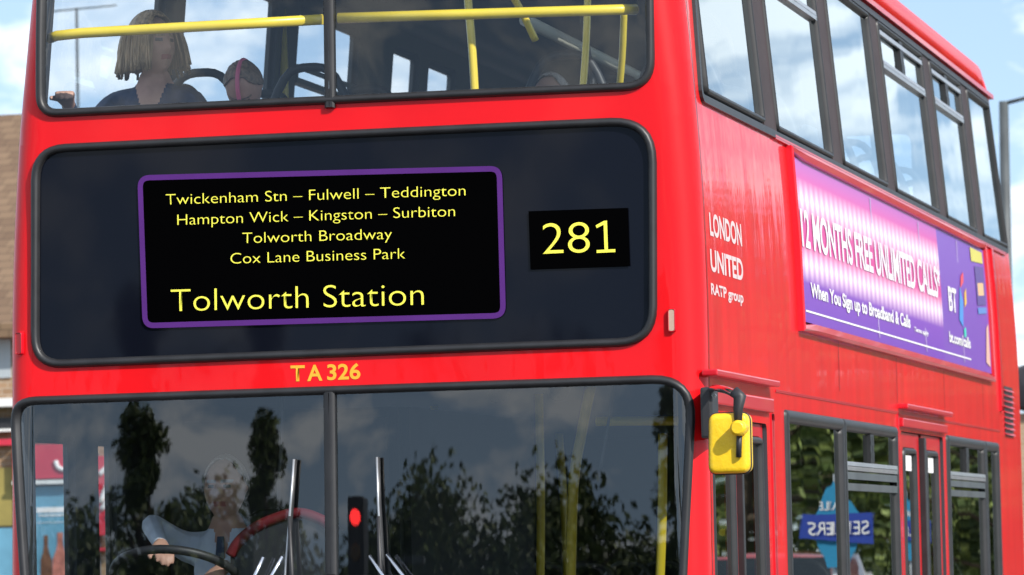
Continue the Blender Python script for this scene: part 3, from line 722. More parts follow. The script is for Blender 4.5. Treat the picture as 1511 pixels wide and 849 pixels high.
# seats: base, back, curved grab rail
def make_seat(z, x, y):
    s = empty('seat', (x, y, z)); s.parent = bus
    box('seat_base', -.21, .21, -.22, .20, .32, .44, SEATM, s, .03)
    bm = bmesh.new(); bm_box(bm, -.20, .20, .18, .25, .40, .98, .03)
    for v in bm.verts: v.co.y += (v.co.z-.4)*.16
    from_bm('backrest', bm, SEATM, s)
    tube('grab_rail', [(-.19, .29, .72), (-.18, .30, .92), (-.10, .31, 1.13), (.0, .31, 1.17), (.10, .31, 1.13), (.18, .30, .92), (.19, .29, .72)], .017, DARKP, s, 10, 4)
    bm = bmesh.new(); bm_box(bm, -.03, .03, -.1, .12, 0, .33, .01); from_bm('seat_leg', bm, DARKG, s)
    return s
UF, LF = 2.31, .38
S0 = make_seat(UF, -.93, 1.05)
def seat(z, x, y):
    c = copy_tree(S0, bus); c.location = (x, y, z); return c
for y in (1.05, 1.88, 2.7, 3.5, 4.3, 5.1, 5.9, 6.7, 7.5, 8.3):
    for x in (-.93, -.50, .50, .93):
        if (x, y) == (-.93, 1.05) or (x < 0 and 2.5 < y < 4.0): continue
        seat(UF, x, y)
for y in (5.0, 5.9, 6.8, 7.7, 8.6):
    for x in (-.93, -.50, .50, .93): seat(LF, x, y)
for x, y in ((.93, 2.6), (.93, 3.5), (.50, 3.5)): seat(LF, x, y)
ds = make_seat(.62, -.68, 1.06)

# ================================================================== PEOPLE
def eval_mesh(o):
    dg = bpy.context.evaluated_depsgraph_get(); me = bpy.data.meshes.new_from_object(o.evaluated_get(dg)); bpy.data.objects.remove(o); return me
def skin_mesh(nodes, edges, sub=1):
    bm = bmesh.new(); L = bm.verts.layers.skin.verify(); vs = []
    for i, (p, r) in enumerate(nodes):
        v = bm.verts.new(p); v[L].radius = (r, r) if not isinstance(r, tuple) else r; v[L].use_root = (i == 0); vs.append(v)
    for a, b in edges: bm.edges.new((vs[a], vs[b]))
    me = bpy.data.meshes.new('sk'); bm.to_mesh(me); bm.free()
    o = bpy.data.objects.new('sk', me); COL.objects.link(o); o.modifiers.new('s', 'SKIN'); q = o.modifiers.new('u', 'SUBSURF'); q.levels = q.render_levels = sub
    return eval_mesh(o)
def head_bm(bm, Mx, s=1.):
    """a face: brow, sockets, nose, lips, chin and ears, looking along -y"""
    base = len(bm.verts); r = bmesh.ops.create_icosphere(bm, subdivisions=5, radius=1.)
    g = lambda d, c, w: math.exp(-((d-c).length/w)**2)
    for v in r['verts']:
        d = v.co.copy().normalized(); x, y, z = d
        p = Vector((x*.076, y*.096, z*.115))
        if z < 0:                                   # jaw narrows to the chin
            k = min(1, -z); p.x *= 1-.24*k**1.6; p.y = p.y*(1-.16*k) - .012*k
        if y > 0: p.z += .006*(1-z*z)
        if y < 0: p.y *= .95
        q = Vector((d.x, d.y, d.z))
        p.y -= .026*g(q, Vector((0, -.97, -.20)).normalized(), .15) + .013*g(q, Vector((0, -1, .02)).normalized(), .13)
        for sx in (-1, 1):
            p.y += .011*g(q, Vector((sx*.36, -.92, .10)).normalized(), .17)
            p.y -= .006*g(q, Vector((sx*.34, -.9, .30)).normalized(), .2)
            p.x += sx*.012*g(q, Vector((sx*.98, .10, .0)).normalized(), .14)
            p.y -= .004*g(q, Vector((sx*.45, -.85, -.22)).normalized(), .22)
        p.y -= .009*g(q, Vector((0, -.86, -.48)).normalized(), .13)
        p.y -= .010*g(q, Vector((0, -.60, -.82)).normalized(), .25)
        v.co = Mx @ (p*s)
    return [Vector((x, -.84, .07)).normalized() for x in (-.36, .36)]
def arm_nodes(nodes, edges, i_sh, sh, el, wr, sx, fist):
    k = len(nodes); d = (Vector(wr)-Vector(el)).normalized()
    nodes += [(sh, .062), (tuple(Vector(sh).lerp(Vector(el), .5)), .050), (el, .043), (tuple(Vector(el).lerp(Vector(wr), .5)), .037), (wr, .027), (tuple(Vector(wr)+d*.05), (.036))]
    edges += [(i_sh, k), (k, k+1), (k+1, k+2), (k+2, k+3), (k+3, k+4), (k+4, k+5)]
    # four fingers and a thumb from the palm
    side = d.cross(Vector((0, 0, 1))).normalized(); dn = Vector((0, 0, -1))
    for j, (o_, ln) in enumerate(((-.027, .066), (-.009, .075), (.009, .071), (.027, .056))):
        q = Vector(wr)+d*.072+side*o_; m = len(nodes)
        nodes += [(tuple(q), .0115), (tuple(q+d*ln*.5+dn*ln*.15*fist), .0095), (tuple(q+d*ln*(.62)+dn*ln*.62*fist), .0085)]
        edges += [(k+5, m), (m, m+1), (m+1, m+2)]
    m = len(nodes); q = Vector(wr)+d*.03+side*.034*sx
    nodes += [(tuple(q), .0125), (tuple(q+d*.035+side*.018*sx+dn*.01), .0105), (tuple(q+d*.06+side*.014*sx+dn*.025), .009)]; edges += [(k+5, m), (m, m+1), (m+1, m+2)]
    return k
def person(loc, label, group, top, legs=TROU, size=1., yaw=0., pitch=0., lean=0., hands=None, hair=None, hairmat=HAIRD, vneck=0., sleeves_m=None, roll=0.):
    S = size; H = Vector((0, -lean*.5, .61))      # neck base above the seat
    nodes = [((0, 0, .08), (.15, .12)), ((0, -lean*.15, .24), (.135, .105)), ((0, -lean*.35, .42), (.155, .11)), ((0, -lean*.48, .55), (.10, .08)), (tuple(H+Vector((0, 0, .03))), .062), (tuple(H+Vector((0, -.01, .10))), .055)]
    edges = [(0, 1), (1, 2), (2, 3), (3, 4), (4, 5)]
    hands = hands or [((-.22, -.12, .27), (-.14, -.34, .16)), ((.22, -.12, .27), (.14, -.34, .16))]
    sk = []
    for sx, (el, wr) in zip((-1, 1), hands):
        sh = (sx*.165, -lean*.45, .56); arm_nodes(nodes, edges, 3, sh, el, wr, -sx, 1.); sk.append((Vector(el), Vector(wr)))
    for sx in (-1, 1):
        k = len(nodes); nodes += [((sx*.10, -.03, .06), .095), ((sx*.11, -.25, .09), .082), ((sx*.12, -.46, .08), .062), ((sx*.12, -.45, -.14), .056), ((sx*.12, -.44, -.36), .040), ((sx*.12, -.52, -.40), .040), ((sx*.12, -.60, -.41), .032)]
        edges += [(0, k)]+[(k+i, k+i+1) for i in range(6)]
    me = skin_mesh(nodes, edges, 1)
    bm = bmesh.new(); bm.from_mesh(me); bpy.data.meshes.remove(me)
    R_ = Matrix.Rotation(yaw, 4, 'Z') @ Matrix.Rotation(pitch, 4, 'X') @ Matrix.Rotation(roll, 4, 'Y')
    HM = Matrix.Translation(H+Vector((0, -.02, .162))) @ R_
    head_bm(bm, HM)
    me = bpy.data.meshes.new('p'); bm.to_mesh(me); bm.free()
    o = bpy.data.objects.new('p', me); COL.objects.link(o); q = o.modifiers.new('r', 'REMESH'); q.mode = 'VOXEL'; q.voxel_size = .0062; q = o.modifiers.new('s', 'SMOOTH'); q.factor = .5; q.iterations = 2
    me = eval_mesh(o)
    for mm in (SKIN, top, legs, LIPS, EYE, hairmat): me.materials.append(mm)
    HI = HM.inverted()
    for f in me.polygons:
        c = f.center; hl_ = HI @ c; i = 1
        handd = min((c-(wr+(wr-el).normalized()*.02)).dot((wr-el).normalized()) if False else 1 for el, wr in sk)
        if c.z > H.z+.02-(.10 if False else 0) and (c-H).length < .40 and abs(c.x) < .12: i = 0
        if vneck and abs(c.x) < vneck*max(0, (c.z-(H.z-.17)))/.17 and c.z > H.z-.17 and c.y < H.y: i = 0
        for el, wr in sk:
            d = (wr-el).normalized()
            if (c-wr).dot(d) > -.015 and (c-wr).length < .22 and (c-wr-d*(c-wr).dot(d)).length < .12: i = 0
        if i == 1 and c.z < .14 and c.y < -.02: i = 2
        if i == 1 and c.z < .05: i = 2
        if i == 0 and hl_.length < .2 and hl_.y < -.05:
            for sx in (-1, 1):
                if abs(hl_.x-sx*.030) < .013 and abs(hl_.z-.012) < .0065: i = 4
                if abs(hl_.x-sx*.030) < .020 and abs(hl_.z-.030) < .004: i = 5
            if abs(hl_.x) < .023 and abs(hl_.z+.052) < .0085: i = 3
        f.material_index = i
    me.polygons.foreach_set('use_smooth', [True]*len(me.polygons))
    p = put('person', me); p.location = loc; p.scale = (S, S, S)
    tag(p, label, 'person', group)
    if hair: hair(p, HM, hairmat)
    return p, HM
def hair_shell(p, HM, m, length=lambda a: .1, vol=1.10, flare=.0, name='hair', fringe=.55, seed=1):
    """strands fall from the crown; a=0 is the face, length below ear level by direction"""
    bm = bmesh.new(); na, nl = 72, 22; rows = []
    for j in range(nl+1):
        row = []
        for i in range(na):
            a = 2*pi*i/na; dx, dy = sin(a), -cos(a); L = length(a)+.022*noise.noise(Vector((dx*9+seed, dy*9, 3)))+.006*noise.noise(Vector((dx*30, dy*30, seed)))
            top_arc = .16*vol; s = j/nl*(top_arc+max(-.14, L))
            if s < top_arc:
                th = s/top_arc*pi/2; rr, zz = sin(th), cos(th)
            else: rr, zz = 1., -(s-top_arc)/.115
            nn = 1+.05*noise.noise(Vector((dx*5+seed, dy*5, zz*1.3)))+.012*noise.noise(Vector((dx*18+seed, dy*18, zz*.8)))
            fl = 1+flare*max(0, -zz)*(1-max(0, -zz)*.75)
            row.append(bm.verts.new(HM @ Vector((dx*.083*vol*rr*nn*fl, (dy*.103*rr*fl+.008)*vol*nn, .004+zz*.120*vol*(nn if zz > 0 else 1)))))
        rows.append(row)
    for A, B in zip(rows, rows[1:]):
        for i in range(na): bm.faces.new((A[i], A[(i+1) % na], B[(i+1) % na], B[i]))
    bmesh.ops.recalc_face_normals(bm, faces=bm.faces[:]); rnd = random.Random(seed)
    for k in range(120):                             # loose strands along the lengths
        a = rnd.random()*2*pi; dx, dy = sin(a), -cos(a); L = length(a)
        if L < .05: continue
        f0 = 1.03+.10*rnd.random(); z1 = -L/.115-.25*rnd.random(); pts = []
        for j in range(7):
            t = j/6; zz = lerp(.55, z1, t); rr = sqrt(max(.1, 1-max(0, zz)**2))*f0*(1+.05*t*rnd.uniform(-1, 1.6))
            pts.append(HM @ Vector((dx*.083*vol*rr*(1+flare*.6*t), (dy*.103*rr*(1+flare*.6*t)+.008)*vol, .004+zz*.120*vol)))
        bm_tube(bm, pts, [.0016]*5+[.001, .0006], 4, False)
    o = from_bm(name, bm, m, p, True); o.modifiers.new('w', 'SMOOTH').iterations = 2; s = o.modifiers.new('t', 'SOLIDIFY'); s.thickness = .006; s.offset = -1
    return o
def adiff(a): return abs((a+pi) % (2*pi)-pi)
bob = lambda p, HM, m: hair_shell(p, HM, m, lambda a: -.10 if adiff(a) < .55 else lerp(-.09, .072, min(1, (adiff(a)-.55)/.22)), 1.14, .30)
short = lambda p, HM, m: hair_shell(p, HM, m, lambda a: -.115 if adiff(a) < .7 else lerp(-.11, .0 if adiff(a) < 2.2 else .03, min(1, (adiff(a)-.7)/.9)), 1.05)
longh = lambda p, HM, m: hair_shell(p, HM, m, lambda a: -.10 if adiff(a) < .6 else lerp(-.09, .19, min(1, (adiff(a)-.6)/.3)), 1.10, .08, seed=4)

GP = 'passengers on the upper deck'
SU = UF+.44
P_, HM_ = person((-1.0, 1.0, SU+.02), 'woman with blonde bob and navy jacket behind the upper front window', GP, NAVY, yaw=radians(55), pitch=radians(-4), hands=[((-.20, -.30, .40), tuple(at(100, 151, .38)-Vector((-1.0, 1.0, SU+.02)))), ((.24, -.14, .27), (.14, -.34, .16))], hair=bob, hairmat=HAIRB, vneck=.055)
P_, HM_ = person((-.635, 1.0, SU-.05), 'child with pink hair band, head bowed, beside the woman in navy', GP, LILAC, size=.86, pitch=radians(56), lean=.10, hair=short, hairmat=HAIRL)
bm = bmesh.new()
bm_tube(bm, [HM_ @ Vector((.008+.094*0, -.118*cos(t)*1.0, .13*sin(t))) for t in [radians(20+10*i) for i in range(15)]], .010, 8); from_bm('hair_band', bm, PINK, P_)
person((-1.04, 1.5, SU-.09), 'dark-haired child low in the second row behind the woman in navy', GP, LILAC, size=.88, hair=short, hairmat=HAIRD)
person((.40, 1.55, SU-.17), 'passenger in pale top seen dimly behind the right upper front pane', GP, CREAM, size=.95, yaw=radians(-10), hair=short, hairmat=HAIRG)
person((.93, 1.88, SU+.02), 'blond passenger inside the first upper side window', GP, CREAM, yaw=radians(20), hair=bob, hairmat=HAIRB)
person((.93, 3.5, SU+.02), 'passenger in pale top behind the second upper side window', GP, SHIRT, yaw=radians(-20), hair=longh, hairmat=HAIRD)
# driver
dl = Vector((-.70, .84, 1.10)); 
def rel(px, py, Y): return tuple(at(px, py, Y)-dl)
D_, HD_ = person(tuple(dl), 'bus driver in white shirt with hands on the steering wheel', None, SHIRT, hands=[(rel(222, 772, .66), rel(238, 806, .36)), (rel(425, 775, .62), rel(330, 838, .34))], hair=short, hairmat=HAIRG, vneck=.03)
bm = bmesh.new()
vs = [bm.verts.new(p) for p in ((-.012, -.085, .60), (.012, -.085, .60), (.026, -.128, .36), (0, -.130, .28), (-.026, -.128, .36))]; bm.faces.new(vs)
t_ = from_bm('tie', bm, TIE, D_); s = t_.modifiers.new('t', 'SOLIDIFY'); s.thickness = .008

# ================================================================== SURROUNDINGS
# ---- corner shop beyond the bus on the left
BRICK = bpy.data.materials.new('brick'); BRICK.use_nodes = True
def brickmat(m, c1, c2, mo, sc):
    t = m.node_tree; b = t.nodes['Principled BSDF']; b.inputs['Roughness'].default_value = .9
    c = N(t, 'ShaderNodeTexCoord'); q = N(t, 'ShaderNodeMapping'); q.inputs['Rotation'].default_value = (radians(90), 0, 0); t.links.new(c.outputs['Object'], q.inputs[0])
    k = N(t, 'ShaderNodeTexBrick'); k.inputs['Scale'].default_value = sc; k.inputs['Color1'].default_value = (*c1, 1); k.inputs['Color2'].default_value = (*c2, 1); k.inputs['Mortar'].default_value = (*mo, 1); k.inputs['Mortar Size'].default_value = .012
    t.links.new(q.outputs[0], k.inputs[0]); t.links.new(k.outputs[0], b.inputs['Base Color'])
brickmat(BRICK, (.34, .22, .13), (.26, .16, .09), (.40, .36, .30), 4.5)
TILES = bpy.data.materials.new('roof_tiles'); TILES.use_nodes = True; brickmat(TILES, (.21, .135, .08), (.14, .085, .05), (.08, .05, .03), 3.2)
YS = 22.0
shop = tag(empty('corner_shop', (-10, YS, 0)), 'brown tiled corner shop with red and white signs behind the bus on the left', 'shop')
def sq(name, p0, p1, m, parent, Y=YS, d=.04, back=0.):
    A, B = at(*p0, Y), at(*p1, Y); o = box(name, A.x-shop.location.x, B.x-shop.location.x, Y-d-YS, Y+back-YS, A.z, B.z, m, parent); return o
XL, XR = -16., at(225, 700, YS).x
ze = at(10, 480, YS).z; zt = at(10, 186, YS).z
X0 = shop.location.x
box('wall', XL-X0, XR-X0, 0, 9, 0, ze-.04, BRICK, shop)
bm = bmesh.new()
xs0, xs1 = XL-X0-.3, at(60, 300, YS).x-X0
P_ = [(xs0, -.25, ze), (xs1, -.25, ze), (xs1-.5, 4.6, zt+.6), (xs0, 4.6, zt+.6)]
for hh in (0, -.1): pass
v = [bm.verts.new(p) for p in P_]+[bm.verts.new((p[0], p[1], p[2]-.12)) for p in P_]
for f in ((0, 1, 2, 3), (7, 6, 5, 4), (0, 4, 5, 1), (1, 5, 6, 2), (2, 6, 7, 3), (3, 7, 4, 0)): bm.faces.new([v[i] for i in f])
bmesh.ops.recalc_face_normals(bm, faces=bm.faces[:]); from_bm('roof', bm, TILES, shop)
WPT = mat('white_fascia', (.75, .74, .72), .5, var=.06); SHOPRED = mat('sign_red', (.55, .03, .06), .4, var=.06); SKYB = mat('poster_blue', (.13, .32, .45), .45, var=.25, vscale=2)
sq('gutter', (-120, 500), (60, 488), mat('gutter_red', (.5, .12, .10), .5), shop, d=.14)
sq('upper_window', (-60, 560), (16, 500), mat('window_grey', (.38, .42, .45), .2), shop, d=.02)
sq('fascia', (-140, 606), (225, 582), WPT, shop, d=.22)
sq('awning', (-140, 640), (225, 610), DARKP, shop, d=.10); sq('awning_edge', (-140, 638), (225, 631), WPT, shop, d=.13)
sq('signboard', (-140, 662), (24, 648), SHOPRED, shop, d=.10)
sq('yellow_poster', (-30, 777), (24, 690), mat('poster_olive', (.26, .21, .06), .5, var=.3, vscale=3), shop, d=.03)
sq('blue_poster', (-30, 860), (24, 779), SKYB, shop, d=.03)
sg = sq('shop_sign', (26, 708), (112, 655), SHOPRED, shop, d=.12)
def pxtube(name, pts, r, m, parent, Y):
    return tube(name, [at(px, py, Y)-shop.location for px, py in pts], r, m, parent, 6, 3)
pxtube('script_swash', [(82, 680), (86, 690), (96, 693), (106, 691), (112, 684)], .022, WHITE, sg, YS-.13)
pxtube('script_swash', [(100, 676), (108, 681), (112, 690)], .018, WHITE, sg, YS-.13)
sq('sill_band', (26, 716), (112, 708), WPT, shop, d=.14)
ps = sq('drinks_poster', (26, 880), (114, 717), SKYB, shop, d=.05)
def bottle(px, py0, py1, w, m):
    bm = bmesh.new(); o = []
    A, B = at(px, py1, YS), at(px, py0, YS); hgt = B.z-A.z
    pr = [(0, 1), (.25, 1), (.55, .95), (.7, .5), (.8, .35), (1, .35)]
    ptsl = [(A.x-w*f-X0, A.z+hgt*k) for k, f in pr]+[(A.x+w*f-X0, A.z+hgt*k) for k, f in reversed(pr)]
    bm.faces.new([bm.verts.new((x, -.055, z)) for x, z in ptsl]); return from_bm('poster_bottle', bm, m, ps)
BOT = mat('bottle_brown', (.16, .07, .04), .4, var=.4, vscale=14); BOT2 = mat('bottle_red', (.5, .18, .14), .4, var=.4, vscale=14)
bottle(72, 790, 872, .055, BOT); bottle(93, 786, 872, .075, BOT2)
for a_, b_ in (((57, 757), (108, 748)), ((60, 762), (104, 759)), ((58, 772), (108, 770))): sq('poster_text_bar', a_, b_, WHITE, ps, d=.056)
rb = sq('red_banner', (146, 790), (172, 673), SHOPRED, shop, d=.10)
for pts in ([(147, 700), (158, 690), (168, 682)], [(149, 742), (158, 718), (168, 712), (170, 724)], [(150, 752), (162, 738), (172, 736)], [(158, 762), (172, 757)]): pxtube('script_swash', pts, .026, WHITE, rb, YS-.105)
sq('sill_band', (146, 813), (172, 808), SHOPRED, shop, d=.10)
sq('shop_window', (112, 900), (146, 670), mat('shop_glass', (.10, .13, .18), .1), shop, d=.03)

# ---- lamp column and brick building beyond the bus on the right
lampp = tag(empty('street_lamp', tuple(at(1489, 700, 24).xy)+(0,)), 'tall dark grey lamp column just behind the rear of the bus', 'street lamp')
L0 = lampp.location; T = at(1481, 150, 24)-L0
tube('column', [(0, 0, 0), (T.x*.3, 0, T.z*.5), (T.x, 0, T.z)], [.07, .055, .042], DARKG, lampp, 12)
E1 = at(1540, 138, 24)-L0
tube('lamp_arm', [(T.x, 0, T.z-.02), (E1.x, E1.y, E1.z)], .018, DARKG, lampp, 8)
box('lamp_head', E1.x, E1.x+.5, E1.y-.1, E1.y+.1, E1.z-.04, E1.z+.06, DARKG, lampp, .02)
rbg = tag(empty('brick_building', (at(1560, 700, 34).x, 34, 0)), 'tan brick building with dark roof past the rear of the bus on the right', 'building')
B0 = at(1500.5, 610, 34); BX = rbg.location.x
TAN = bpy.data.materials.new('tan_brick'); TAN.use_nodes = True; brickmat(TAN, (.42, .30, .19), (.34, .23, .14), (.45, .40, .34), 4.5)
box('wall', B0.x-BX, 3.2, 0, 8, 0, B0.z, TAN, rbg)
RT = at(1501, 537, 34)
bm = bmesh.new(); bm_box(bm, B0.x-BX-.12, 3.4, -.2, 8.2, B0.z+.002, RT.z, .25); from_bm('roof', bm, mat('slate_roof', (.03, .028, .035), .7, var=.3), rbg)
box('drainpipe', at(1499, 800, 34).x-BX, at(1504, 800, 34).x-BX, -.09, -.01, 0, at(1500, 690, 34).z, DARKP, rbg)
for k in range(2): box('window', at(1530+50*k, 760, 34).x-BX, at(1560+50*k, 760, 34).x-BX, -.02, .05, 1.0, 2.0, mat('window_grey', (.2, .23, .26), .15), rbg)
c = copy_tree(lampp); c.location = (-11.6, -45, 0); c['label'] = 'street lamp mirrored faintly in the middle of the windscreen'
# thin aerial mast seen through the upper front window
ms = tag(empty('aerial_mast', tuple(at(113, 200, 30).xy)+(0,)), 'thin aerial mast with crossbar seen through the upper front window', 'mast')
MT = at(113, 12, 30)-ms.location
tube('mast', [(0, 0, 0), (MT.x, 0, MT.z)], [.03, .016], DARKG, ms, 8)
tube('crossbar', [at(78, 17, 30)-ms.location, at(172, 8, 30)-ms.location], .010, DARKG, ms, 6)

# ---- trees (roadside row mirrored in the bus side, and trees behind the camera mirrored in the front)
LEAF = [mat('leaf_light', (.17, .21, .055), .6, var=.35, vscale=1.2), mat('leaf_dark', (.06, .09, .022), .6, var=.35, vscale=1.2)]
BARK = mat('bark', (.07, .05, .035), .9, var=.3, vscale=8, bump=.5)
def make_tree(loc, h, w, seed, label, group, nleaf=2600, ls=.16, conic=False):
    rnd = random.Random(seed); t = tag(empty('tree', loc), label, 'tree', group)
    tr = bmesh.new(); bm_tube(tr, [(0, 0, 0), (.05, 0, h*.2), (-.05, .05, h*.45), (0, 0, h*.85)], [h*.028, h*.022, h*.016, .02], 10); tips = []
    for k in range(9):
        z0 = h*(.22+.06*k); a = rnd.random()*6.28; l = w*(.55 if not conic else .6*(1-k/10))
        tip = Vector((cos(a)*l, sin(a)*l, z0+h*.16)); bm_tube(tr, [(0, 0, z0), tuple(tip*.5+Vector((0, 0, z0*.5))), tuple(tip)], [h*.009, h*.006, .01], 6); tips.append(tip)
    from_bm('trunk', tr, BARK, t)
    bm = bmesh.new(); cl = []
    for k in range(46):
        a = rnd.random()*6.28; zz = rnd.random()**.8; prof = sin(pi*min(1, .12+zz*.88))**.6 if not conic else (1-zz)*1.1+.08
        r = w*.5*prof*sqrt(rnd.random()); cl.append((Vector((cos(a)*r, sin(a)*r, h*(.07+.91*zz))), w*(.10+.09*rnd.random())*(1 if not conic else .7)))
    for k in range(nleaf):
        c, r = cl[rnd.randrange(len(cl))]; d = Vector((rnd.gauss(0, 1), rnd.gauss(0, 1), rnd.gauss(0, .8))).normalized()*r*rnd.random()**.4
        p = c+d; n = Vector((rnd.gauss(0, 1), rnd.gauss(0, 1), rnd.gauss(.6, 1))).normalized(); a = n.orthogonal().normalized(); b = n.cross(a); s = ls*(.6+.8*rnd.random())
        f = bm.faces.new([bm.verts.new(p+a*s*.5), bm.verts.new(p+b*s*.3), bm.verts.new(p-a*s*.5), bm.verts.new(p-b*s*.3)]); f.material_index = 0 if rnd.random() < .55 else 1
    from_bm('crown', bm, LEAF, t); return t
TA, TB = 'trees along the right-hand pavement', 'trees behind the camera'
t1 = make_tree((9.0, 44, 0), 7.0, 5.5, 3, 'leafy green street tree mirrored in the lower side windows', TA, 8000, .17)
t2 = make_tree((6.4, 50, 0), 6.2, 5.0, 8, 'leafy green street tree mirrored in the lower side windows', TA, 8000, .17)
k_ = 0
for x, y, s, src in ((5.0, 58, 1.1, t1), (7.6, 62, .95, t2), (10.5, 52, 1.15, t2), (4.2, 68, 1.0, t1), (6.2, 72, 1.1, t2), (12.0, 60, 1., t1), (7.4, 47, .9, t1), (5.2, 44, .85, t2), (9.5, 66, 1.1, t1), (3.4, 75, 1.1, t2)):
    c = copy_tree(src); c.location = (x, y, 0); c.rotation_euler.z = x*2.1; c.scale = (s, s, s*(1+.1*sin(x)))
t3 = make_tree((-16, -70, 0), 8.9, 9, 11, 'dark tree mirrored low in the bus windscreen', TB, 20000, .21)
t4 = make_tree((-21, -66, 0), 10.4, 4.2, 12, 'dark tree mirrored low in the bus windscreen', TB, 14000, .18, True)
for x, y, s, src in ((-10, -70, .8, t3), (-12.8, -72, 1.0, t3), (-18.5, -74, .9, t3), (-7.6, -68, 1.05, t4), (-25, -72, 1., t3), (-23, -60, .95, t4), (-14.5, -78, .95, t4), (-29, -70, .95, t3), (-33.5, -66, 1.05, t4), (-37, -73, 1., t3), (-4.5, -72, .8, t3), (-1, -70, .95, t4), (2.5, -74, .9, t3), (-20, -80, 1.0, t3), (-27, -82, .95, t3), (-8, -80, .95, t3), (-41, -76, 1., t3)):
    c = copy_tree(src); c.location = (x, y, 0); c.rotation_euler.z = x*1.7; c.scale = (s*1.35, s*1.35, s)

# ---- traffic light mirrored in the windscreen
tl = tag(empty('traffic_light', (-6.5, -24, 0)), 'traffic light on red mirrored in the windscreen beside the divider', 'traffic light')
tube('post', [(0, 0, 0), (0, 0, 3.5)], .05, DARKG, tl, 12)
bm = bmesh.new(); bm_box(bm, -.12, .12, -.12, .12, 3.30, 4.30, .03); hd = from_bm('signal_head', bm, DARKP, tl)
def lens(z, m):
    bm = bmesh.new(); bm_tube(bm, [(0, .12, z), (0, .135, z), (0, .145, z)], [.075, .075, .05], 24); return from_bm('signal_lens', bm, m, hd)
lens(4.10, mat('red_signal', (1., .03, .03), .4, emit=9.)); lens(3.80, mat('amber_off', (.12, .06, .01), .3)); lens(3.50, mat('green_off', (.01, .08, .04), .3))

# ---- blue banner on the pavement, mirrored in the side windows
def mirrored(px, py, d):
    """point d metres down the road whose reflection in the nearside glass falls at this pixel"""
    y, z = SPX(px, py); P = Vector((hw(z), y, z)); v = (P-CAM); v.x = -v.x; return P+v*((d-P.y)/v.y)
bnr = tag(empty('banner_flag', tuple(mirrored(1240, 780, 16).xy)+(.12,)), 'light and dark blue advertising banner mirrored in the lower side windows', 'banner')
def bq(name, pts, m, dy, parent, d=16.):
    bm = bmesh.new(); P = [mirrored(px, py, d)-bnr.location for px, py in pts]
    vs = [bm.verts.new((p.x, p.y+dy, p.z)) for p in P]; f = bm.faces.new(vs); o = from_bm(name, bm, m, parent); s = o.modifiers.new('t', 'SOLIDIFY'); s.thickness = .012; s.offset = 0; return o
LB = mat('banner_light_blue', (.012, .22, .42), .6); DB = mat('banner_dark_blue', (.01, .04, .30), .6)
cloth = bq('banner_cloth', [(1228, 710), (1278, 765), (1256, 838), (1222, 838), (1194, 775)], LB, 0, bnr)
bq('banner_strip', [(1187, 760), (1293, 757), (1293, 803), (1187, 795)], DB, -.03, cloth)
tube('banner_pole', [(0, .05, 0), mirrored(1228, 700, 16)-bnr.location+Vector((0, .05, 0))], .015, ALU, bnr, 8)
BM = lambda u, z, h=0.: Vector((u, -.045-h, z))
pa, pb = mirrored(1287, 788, 16)-bnr.location, mirrored(1194, 784, 16)-bnr.location
lettering('banner_lettering', [('SELLERS', (min(pa.x, pb.x), pa.z), (max(pa.x, pb.x), pa.z), .09)], BM, WHITE, cloth, h=.003)
pa, pb = mirrored(1250, 752, 16)-bnr.location, mirrored(1208, 752, 16)-bnr.location
lettering('banner_lettering', [('SALE', (min(pa.x, pb.x), pa.z), (max(pa.x, pb.x), pa.z), .06)], lambda u, z, h=0.: Vector((u, -.01-h, z)), WHITE, cloth, h=.003)

b2 = copy_tree(bnr); b2.location = tuple(mirrored(1352, 780, 27).xy)+(.12,); b2['label'] = 'second blue banner mirrored in the narrow glass of the middle door'; b2.scale = (.8, .8, 1)
for q in (bnr, b2): q['group'] = 'blue banners along the pavement'

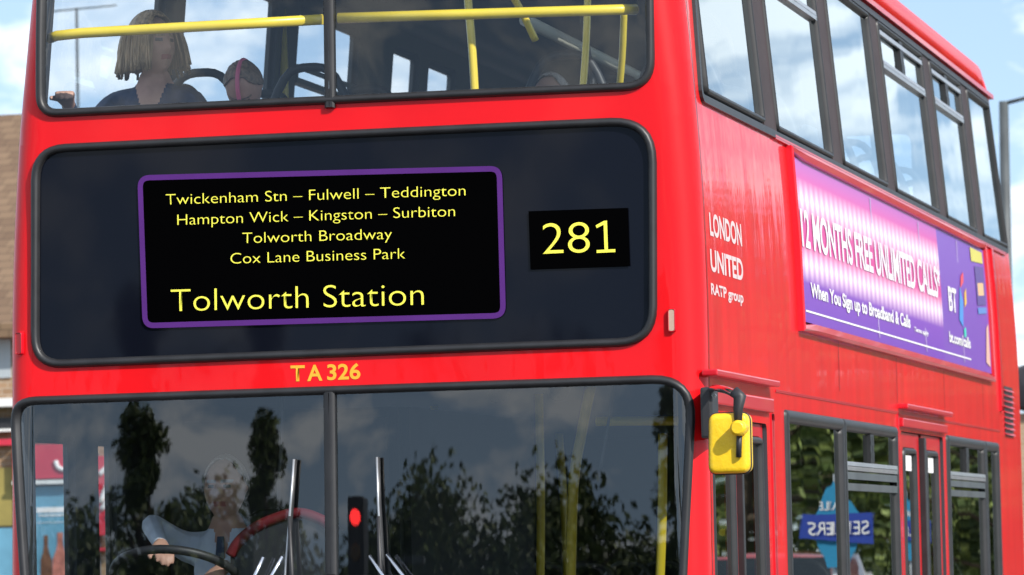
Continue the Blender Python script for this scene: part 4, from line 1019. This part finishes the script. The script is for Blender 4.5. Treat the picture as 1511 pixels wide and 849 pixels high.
# ---- parked red car mirrored low in the side windows
def car():
    c0 = mirrored(1178, 830, 22); c = tag(empty('parked_car', (c0.x+.4, 22.9, .12)), 'parked red car mirrored at the foot of the lower side windows', 'car')
    PT = mat('car_red', (.40, .02, .02), .3, coat=1.); st = [(-2., .35, .62, .80), (-1.9, .30, .75, .84), (-1.0, .28, .95, .86), (-.95, .28, .97, .86), (-.3, .28, 1.42, .70), (.8, .28, 1.45, .70), (1.5, .28, 1.02, .84), (2., .32, .92, .82), (2.1, .4, .7, .78)]
    bm = bmesh.new(); rows = []
    for y, zb_, zt_, w in st:
        wl = .86; rows.append([bm.verts.new(p) for p in ((-wl, y, zb_), (-wl, y, min(.92, zt_)*.85+.05), (-wl*.98, y, min(.92, zt_)), (-w*.95, y, zt_*.98), (0, y, zt_*1.01), (w*.95, y, zt_*.98), (wl*.98, y, min(.92, zt_)), (wl, y, min(.92, zt_)*.85+.05), (wl, y, zb_))])
    for A, B in zip(rows, rows[1:]):
        for i in range(8): bm.faces.new((A[i], A[i+1], B[i+1], B[i]))
    bm.faces.new(rows[0]); bm.faces.new(rows[-1]); bmesh.ops.recalc_face_normals(bm, faces=bm.faces[:]); from_bm('body', bm, PT, c, True, 35)
    g = mat('car_glass', (.02, .025, .03), .05)
    bm = bmesh.new(); bm.faces.new([bm.verts.new(p) for p in ((-.74, -.90, 1.0), (.74, -.90, 1.0), (.60, -.38, 1.385), (-.60, -.38, 1.385))]); o = from_bm('windscreen', bm, g, c)
    s = o.modifiers.new('t', 'SOLIDIFY'); s.thickness = .02; s.offset = 1
    for sx in (-1, 1):
        box('headlight', sx*.55-.14, sx*.55+.14, -1.96, -1.88, .62, .74, LAMPW, c, .02)
        for yy in (-1.25, 1.3):
            bm = bmesh.new(); bm_tube(bm, [(sx*.70, yy, .31), (sx*.885, yy, .31)], .31, 24); w = from_bm('wheel', bm, TYRE, c)
            bm = bmesh.new(); bm_tube(bm, [(sx*.88, yy, .31), (sx*.895, yy, .31)], .19, 20); from_bm('rim', bm, ALU, w)
    return c
car()
